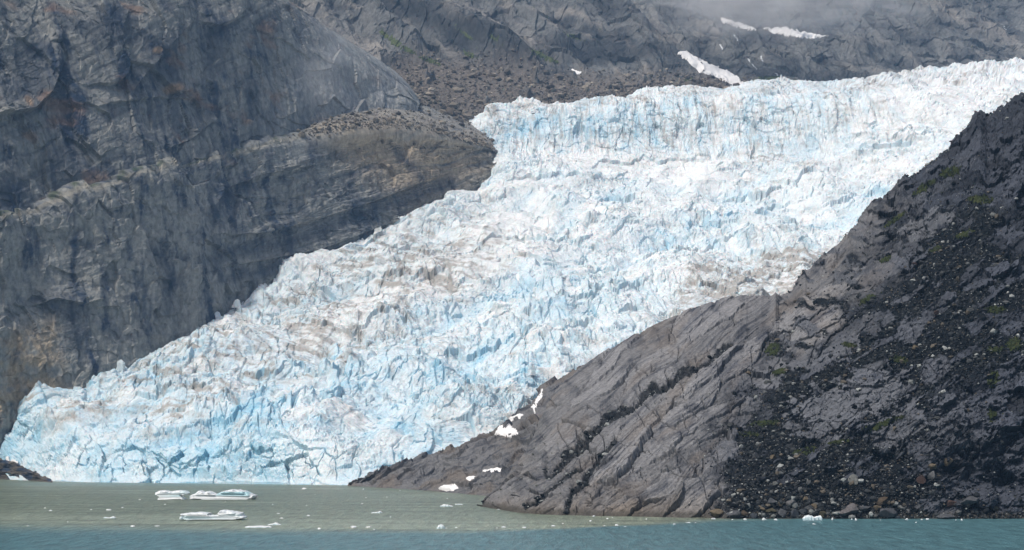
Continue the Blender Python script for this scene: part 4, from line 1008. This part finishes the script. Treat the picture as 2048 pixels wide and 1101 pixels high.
bits = [(280,1000,6,3),(330,1010,4,2),(314,1053,12,2),(451,1004,6,1.5),(545,1010,3,2),(557,1028,8,2),(564,1038,12,3),(608,979,12,4),(727,980,5,3),(800,982,3,2),(630,990,2.5,2),(732,996,4,2),(774,995,3,2),
 (724,1008,5,2),(613,1012,3,2),(781,1035,6,3),(617,1032,8,2),(638,1059,9,4),(707,1056,13,5),(739,1055,17,3),(749,1060,5,2),(892,1057,6,2),(912,1056,7,2),(895,998,5,2),
 (996,1020,10,2.5),(1007,1055,12,2.5),(994,1057,3,2),(1049,1056,11,3),(1106,1053,12,2.5),(1126,1048,5,2),(1181,1043,6,3),(1188,1033,7,2.5),(1215,1038,6,2),(1225,1036,4,2),(1234,1051,10,2.5),(1250,1054,6,2),
 (1209,1052,5,1.5),(1348,1049,6,2),(1376,1046,12,2.5),(1391,1046,4,2),(1293,1039,4,2),(1428,1039,14,3),(1465,1040,4,2),(1491,1040,9,5),(1529,1040,10,7),(1552,1041,9,4),(1628,1049,8,2.5),(1665,1040,6,6),(1704,1040,5,4),
 (1712,1041,6,5),(1761,1041,3,2),(1813,1040,9,4),(1843,1040,6,3),(1855,1040,8,4),(1912,1041,3,2.5),(1924,1041,5,4),(1832,1046,3,2),(245,1016,7,2.5),(217,1021,12,2.5),(266,1054,13,3.5),(101,1022,8,2),(90,1017,3,2),(136,1045,4,2.5),(56,1053,8,2),(182,1020,6,1.5)]
ORD = ['first','second','third','fourth','fifth','sixth','seventh','eighth','ninth','tenth','eleventh','twelfth','thirteenth','fourteenth','fifteenth','sixteenth','seventeenth','eighteenth','nineteenth','twentieth']
def zone(x, y):
    if x > 1400: return 'along the foot of the boulder shore'
    if x > 1160: return 'off the smooth rock slab'
    if y > 1050: return 'along the edge of the silty water'
    if y < 1000: return 'close before the ice front'
    if x < 300: return 'in the green water on the left'
    return 'in the middle of the green water'
cnt = {}
for i, (x, y, w, h) in enumerate(sorted(bits)):
    z_ = zone(x, y); cnt[z_] = cnt.get(z_, 0) + 1
    d = 78000 / (y - 900); k = d / F
    V, Fc = boulder_mesh(w * k * .46, w * k * .36, h * k * .8, 1500 + i)
    o = mesh_obj('ice_chunk', V, Fc, M_FLOE, np.broadcast_to(np.array([.84, .86, .86]), V.shape))
    o.location = ((x - 1024) * k, d, 0)
    shp = 'flat' if h / w < .3 else ('chunky' if h / w > .55 else 'low')
    tag(o, f'{shp} white ice chunk, {ORD[cnt[z_]-1]} chunk from the left {z_}', 'ice chunk', 'small ice chunks on the fjord')

# ==================================================================== AIR
def box(name, x0, x1, y0, y1, z0, z1, mat):
    V = np.array([(x, y, z) for z in (z0, z1) for y in (y0, y1) for x in (x0, x1)], float)
    return mesh_obj(name, V, [(0,2,3,1),(4,5,7,6),(0,1,5,4),(2,6,7,3),(0,4,6,2),(1,3,7,5)], mat)
mh = bpy.data.materials.new('haze_air'); mh.use_nodes = True; nt = mh.node_tree; nt.nodes.clear()
pv = nd(nt, 'ShaderNodeVolumePrincipled', Density=.00006, Anisotropy=.0); pv.inputs['Color'].default_value = (.40, .65, 1, 1)
om = nd(nt, 'ShaderNodeOutputMaterial'); nt.links.new(pv.outputs[0], om.inputs['Volume'])
hz = box('haze', -5100, 5100, -450, 4700, -60, 1480, mh)
tag(hz, 'thin blue haze filling the air over the whole fjord', 'haze', kind='stuff')

def mist(name, px_, py_, d, rx, ry, rz, dens, scale, label, lo=.42, hi=.75):
    m = bpy.data.materials.new(name + '_vapour'); m.use_nodes = True; nt = m.node_tree; nt.nodes.clear(); L = nt.links
    tc = nd(nt, 'ShaderNodeTexCoord'); n1 = nd(nt, 'ShaderNodeTexNoise', Scale=scale, Detail=5, Roughness=.6); L.new(tc.outputs['Object'], n1.inputs['Vector'])
    ln = nd(nt, 'ShaderNodeVectorMath', operation='LENGTH'); L.new(tc.outputs['Object'], ln.inputs[0])
    f = nd(nt, 'ShaderNodeMapRange', interpolation_type='SMOOTHSTEP'); f.inputs['From Min'].default_value = 1; f.inputs['From Max'].default_value = .2; L.new(ln.outputs['Value'], f.inputs['Value'])
    g = nd(nt, 'ShaderNodeMapRange', interpolation_type='SMOOTHSTEP'); g.inputs['From Min'].default_value = lo; g.inputs['From Max'].default_value = hi; L.new(n1.outputs['Fac'], g.inputs['Value'])
    mu = nd(nt, 'ShaderNodeMath', operation='MULTIPLY'); L.new(f.outputs[0], mu.inputs[0]); L.new(g.outputs[0], mu.inputs[1])
    mu2 = nd(nt, 'ShaderNodeMath', operation='MULTIPLY'); mu2.inputs[1].default_value = dens; L.new(mu.outputs[0], mu2.inputs[0])
    pv = nd(nt, 'ShaderNodeVolumePrincipled'); pv.inputs['Color'].default_value = (.99, .99, 1, 1); pv.inputs['Anisotropy'].default_value = .1; L.new(mu2.outputs[0], pv.inputs['Density'])
    om = nd(nt, 'ShaderNodeOutputMaterial'); L.new(pv.outputs[0], om.inputs['Volume'])
    import bmesh
    bm = bmesh.new(); bmesh.ops.create_icosphere(bm, subdivisions=3, radius=1); me = bpy.data.meshes.new(name); bm.to_mesh(me); bm.free(); me.materials.append(m)
    o = bpy.data.objects.new(name, me); COL.objects.link(o); o.location = W(px_, py_, d).tolist(); o.scale = (rx, ry, rz)
    return tag(o, label, 'mist', kind='stuff')
mist('mist', 1560, -8, 2480, 300, 95, 84, .046, 2.6, 'grey mist drifting over the top of the mountain at the right', .42, .66)
mist('mist', 655, 130, 1800, 62, 30, 75, .016, 1.6, 'faint wisp of cloud in front of the pale rock shoulder', .42, .7)

# ==================================================================== LIGHT, CAMERA
EL, AZ = math.radians(56), math.radians(230)          # high, from behind the viewer's left shoulder (compass from +Y, clockwise)
sd_ = Vector((math.sin(AZ) * math.cos(EL), math.cos(AZ) * math.cos(EL), math.sin(EL)))
sl = bpy.data.lights.new('sun', 'SUN'); sl.energy = 2.4; sl.angle = math.radians(5); sl.color = (1, .965, .91)
so = bpy.data.objects.new('sun', sl); COL.objects.link(so); so.rotation_euler = sd_.to_track_quat('Z', 'Y').to_euler()
w = bpy.data.worlds.new('World'); SC.world = w; w.use_nodes = True; nt = w.node_tree
sky = nd(nt, 'ShaderNodeTexSky', sky_type='NISHITA', sun_disc=False, sun_elevation=EL, sun_rotation=AZ, dust_density=4.0, air_density=1.0, ozone_density=0.0)
nt.links.new(sky.outputs[0], nt.nodes['Background'].inputs['Color']); nt.nodes['Background'].inputs['Strength'].default_value = .10
SC.view_settings.view_transform = 'Standard'; SC.view_settings.look = 'None'; SC.view_settings.exposure = 0.17; SC.view_settings.gamma = 1

cam = bpy.data.cameras.new('camera'); co = bpy.data.objects.new('camera', cam); COL.objects.link(co)
co.location = (0, 0, H); co.rotation_euler = (math.radians(90), 0, 0)
cam.sensor_width = 36; cam.lens = F / 2048 * 36; cam.shift_y = (HY - 550.5) / 2048; cam.clip_end = 20000; cam.clip_start = 1
SC.camera = co
SC.cycles.max_bounces = 8; SC.cycles.diffuse_bounces = 4; SC.cycles.volume_bounces = 1
SC.cycles.use_denoising = True
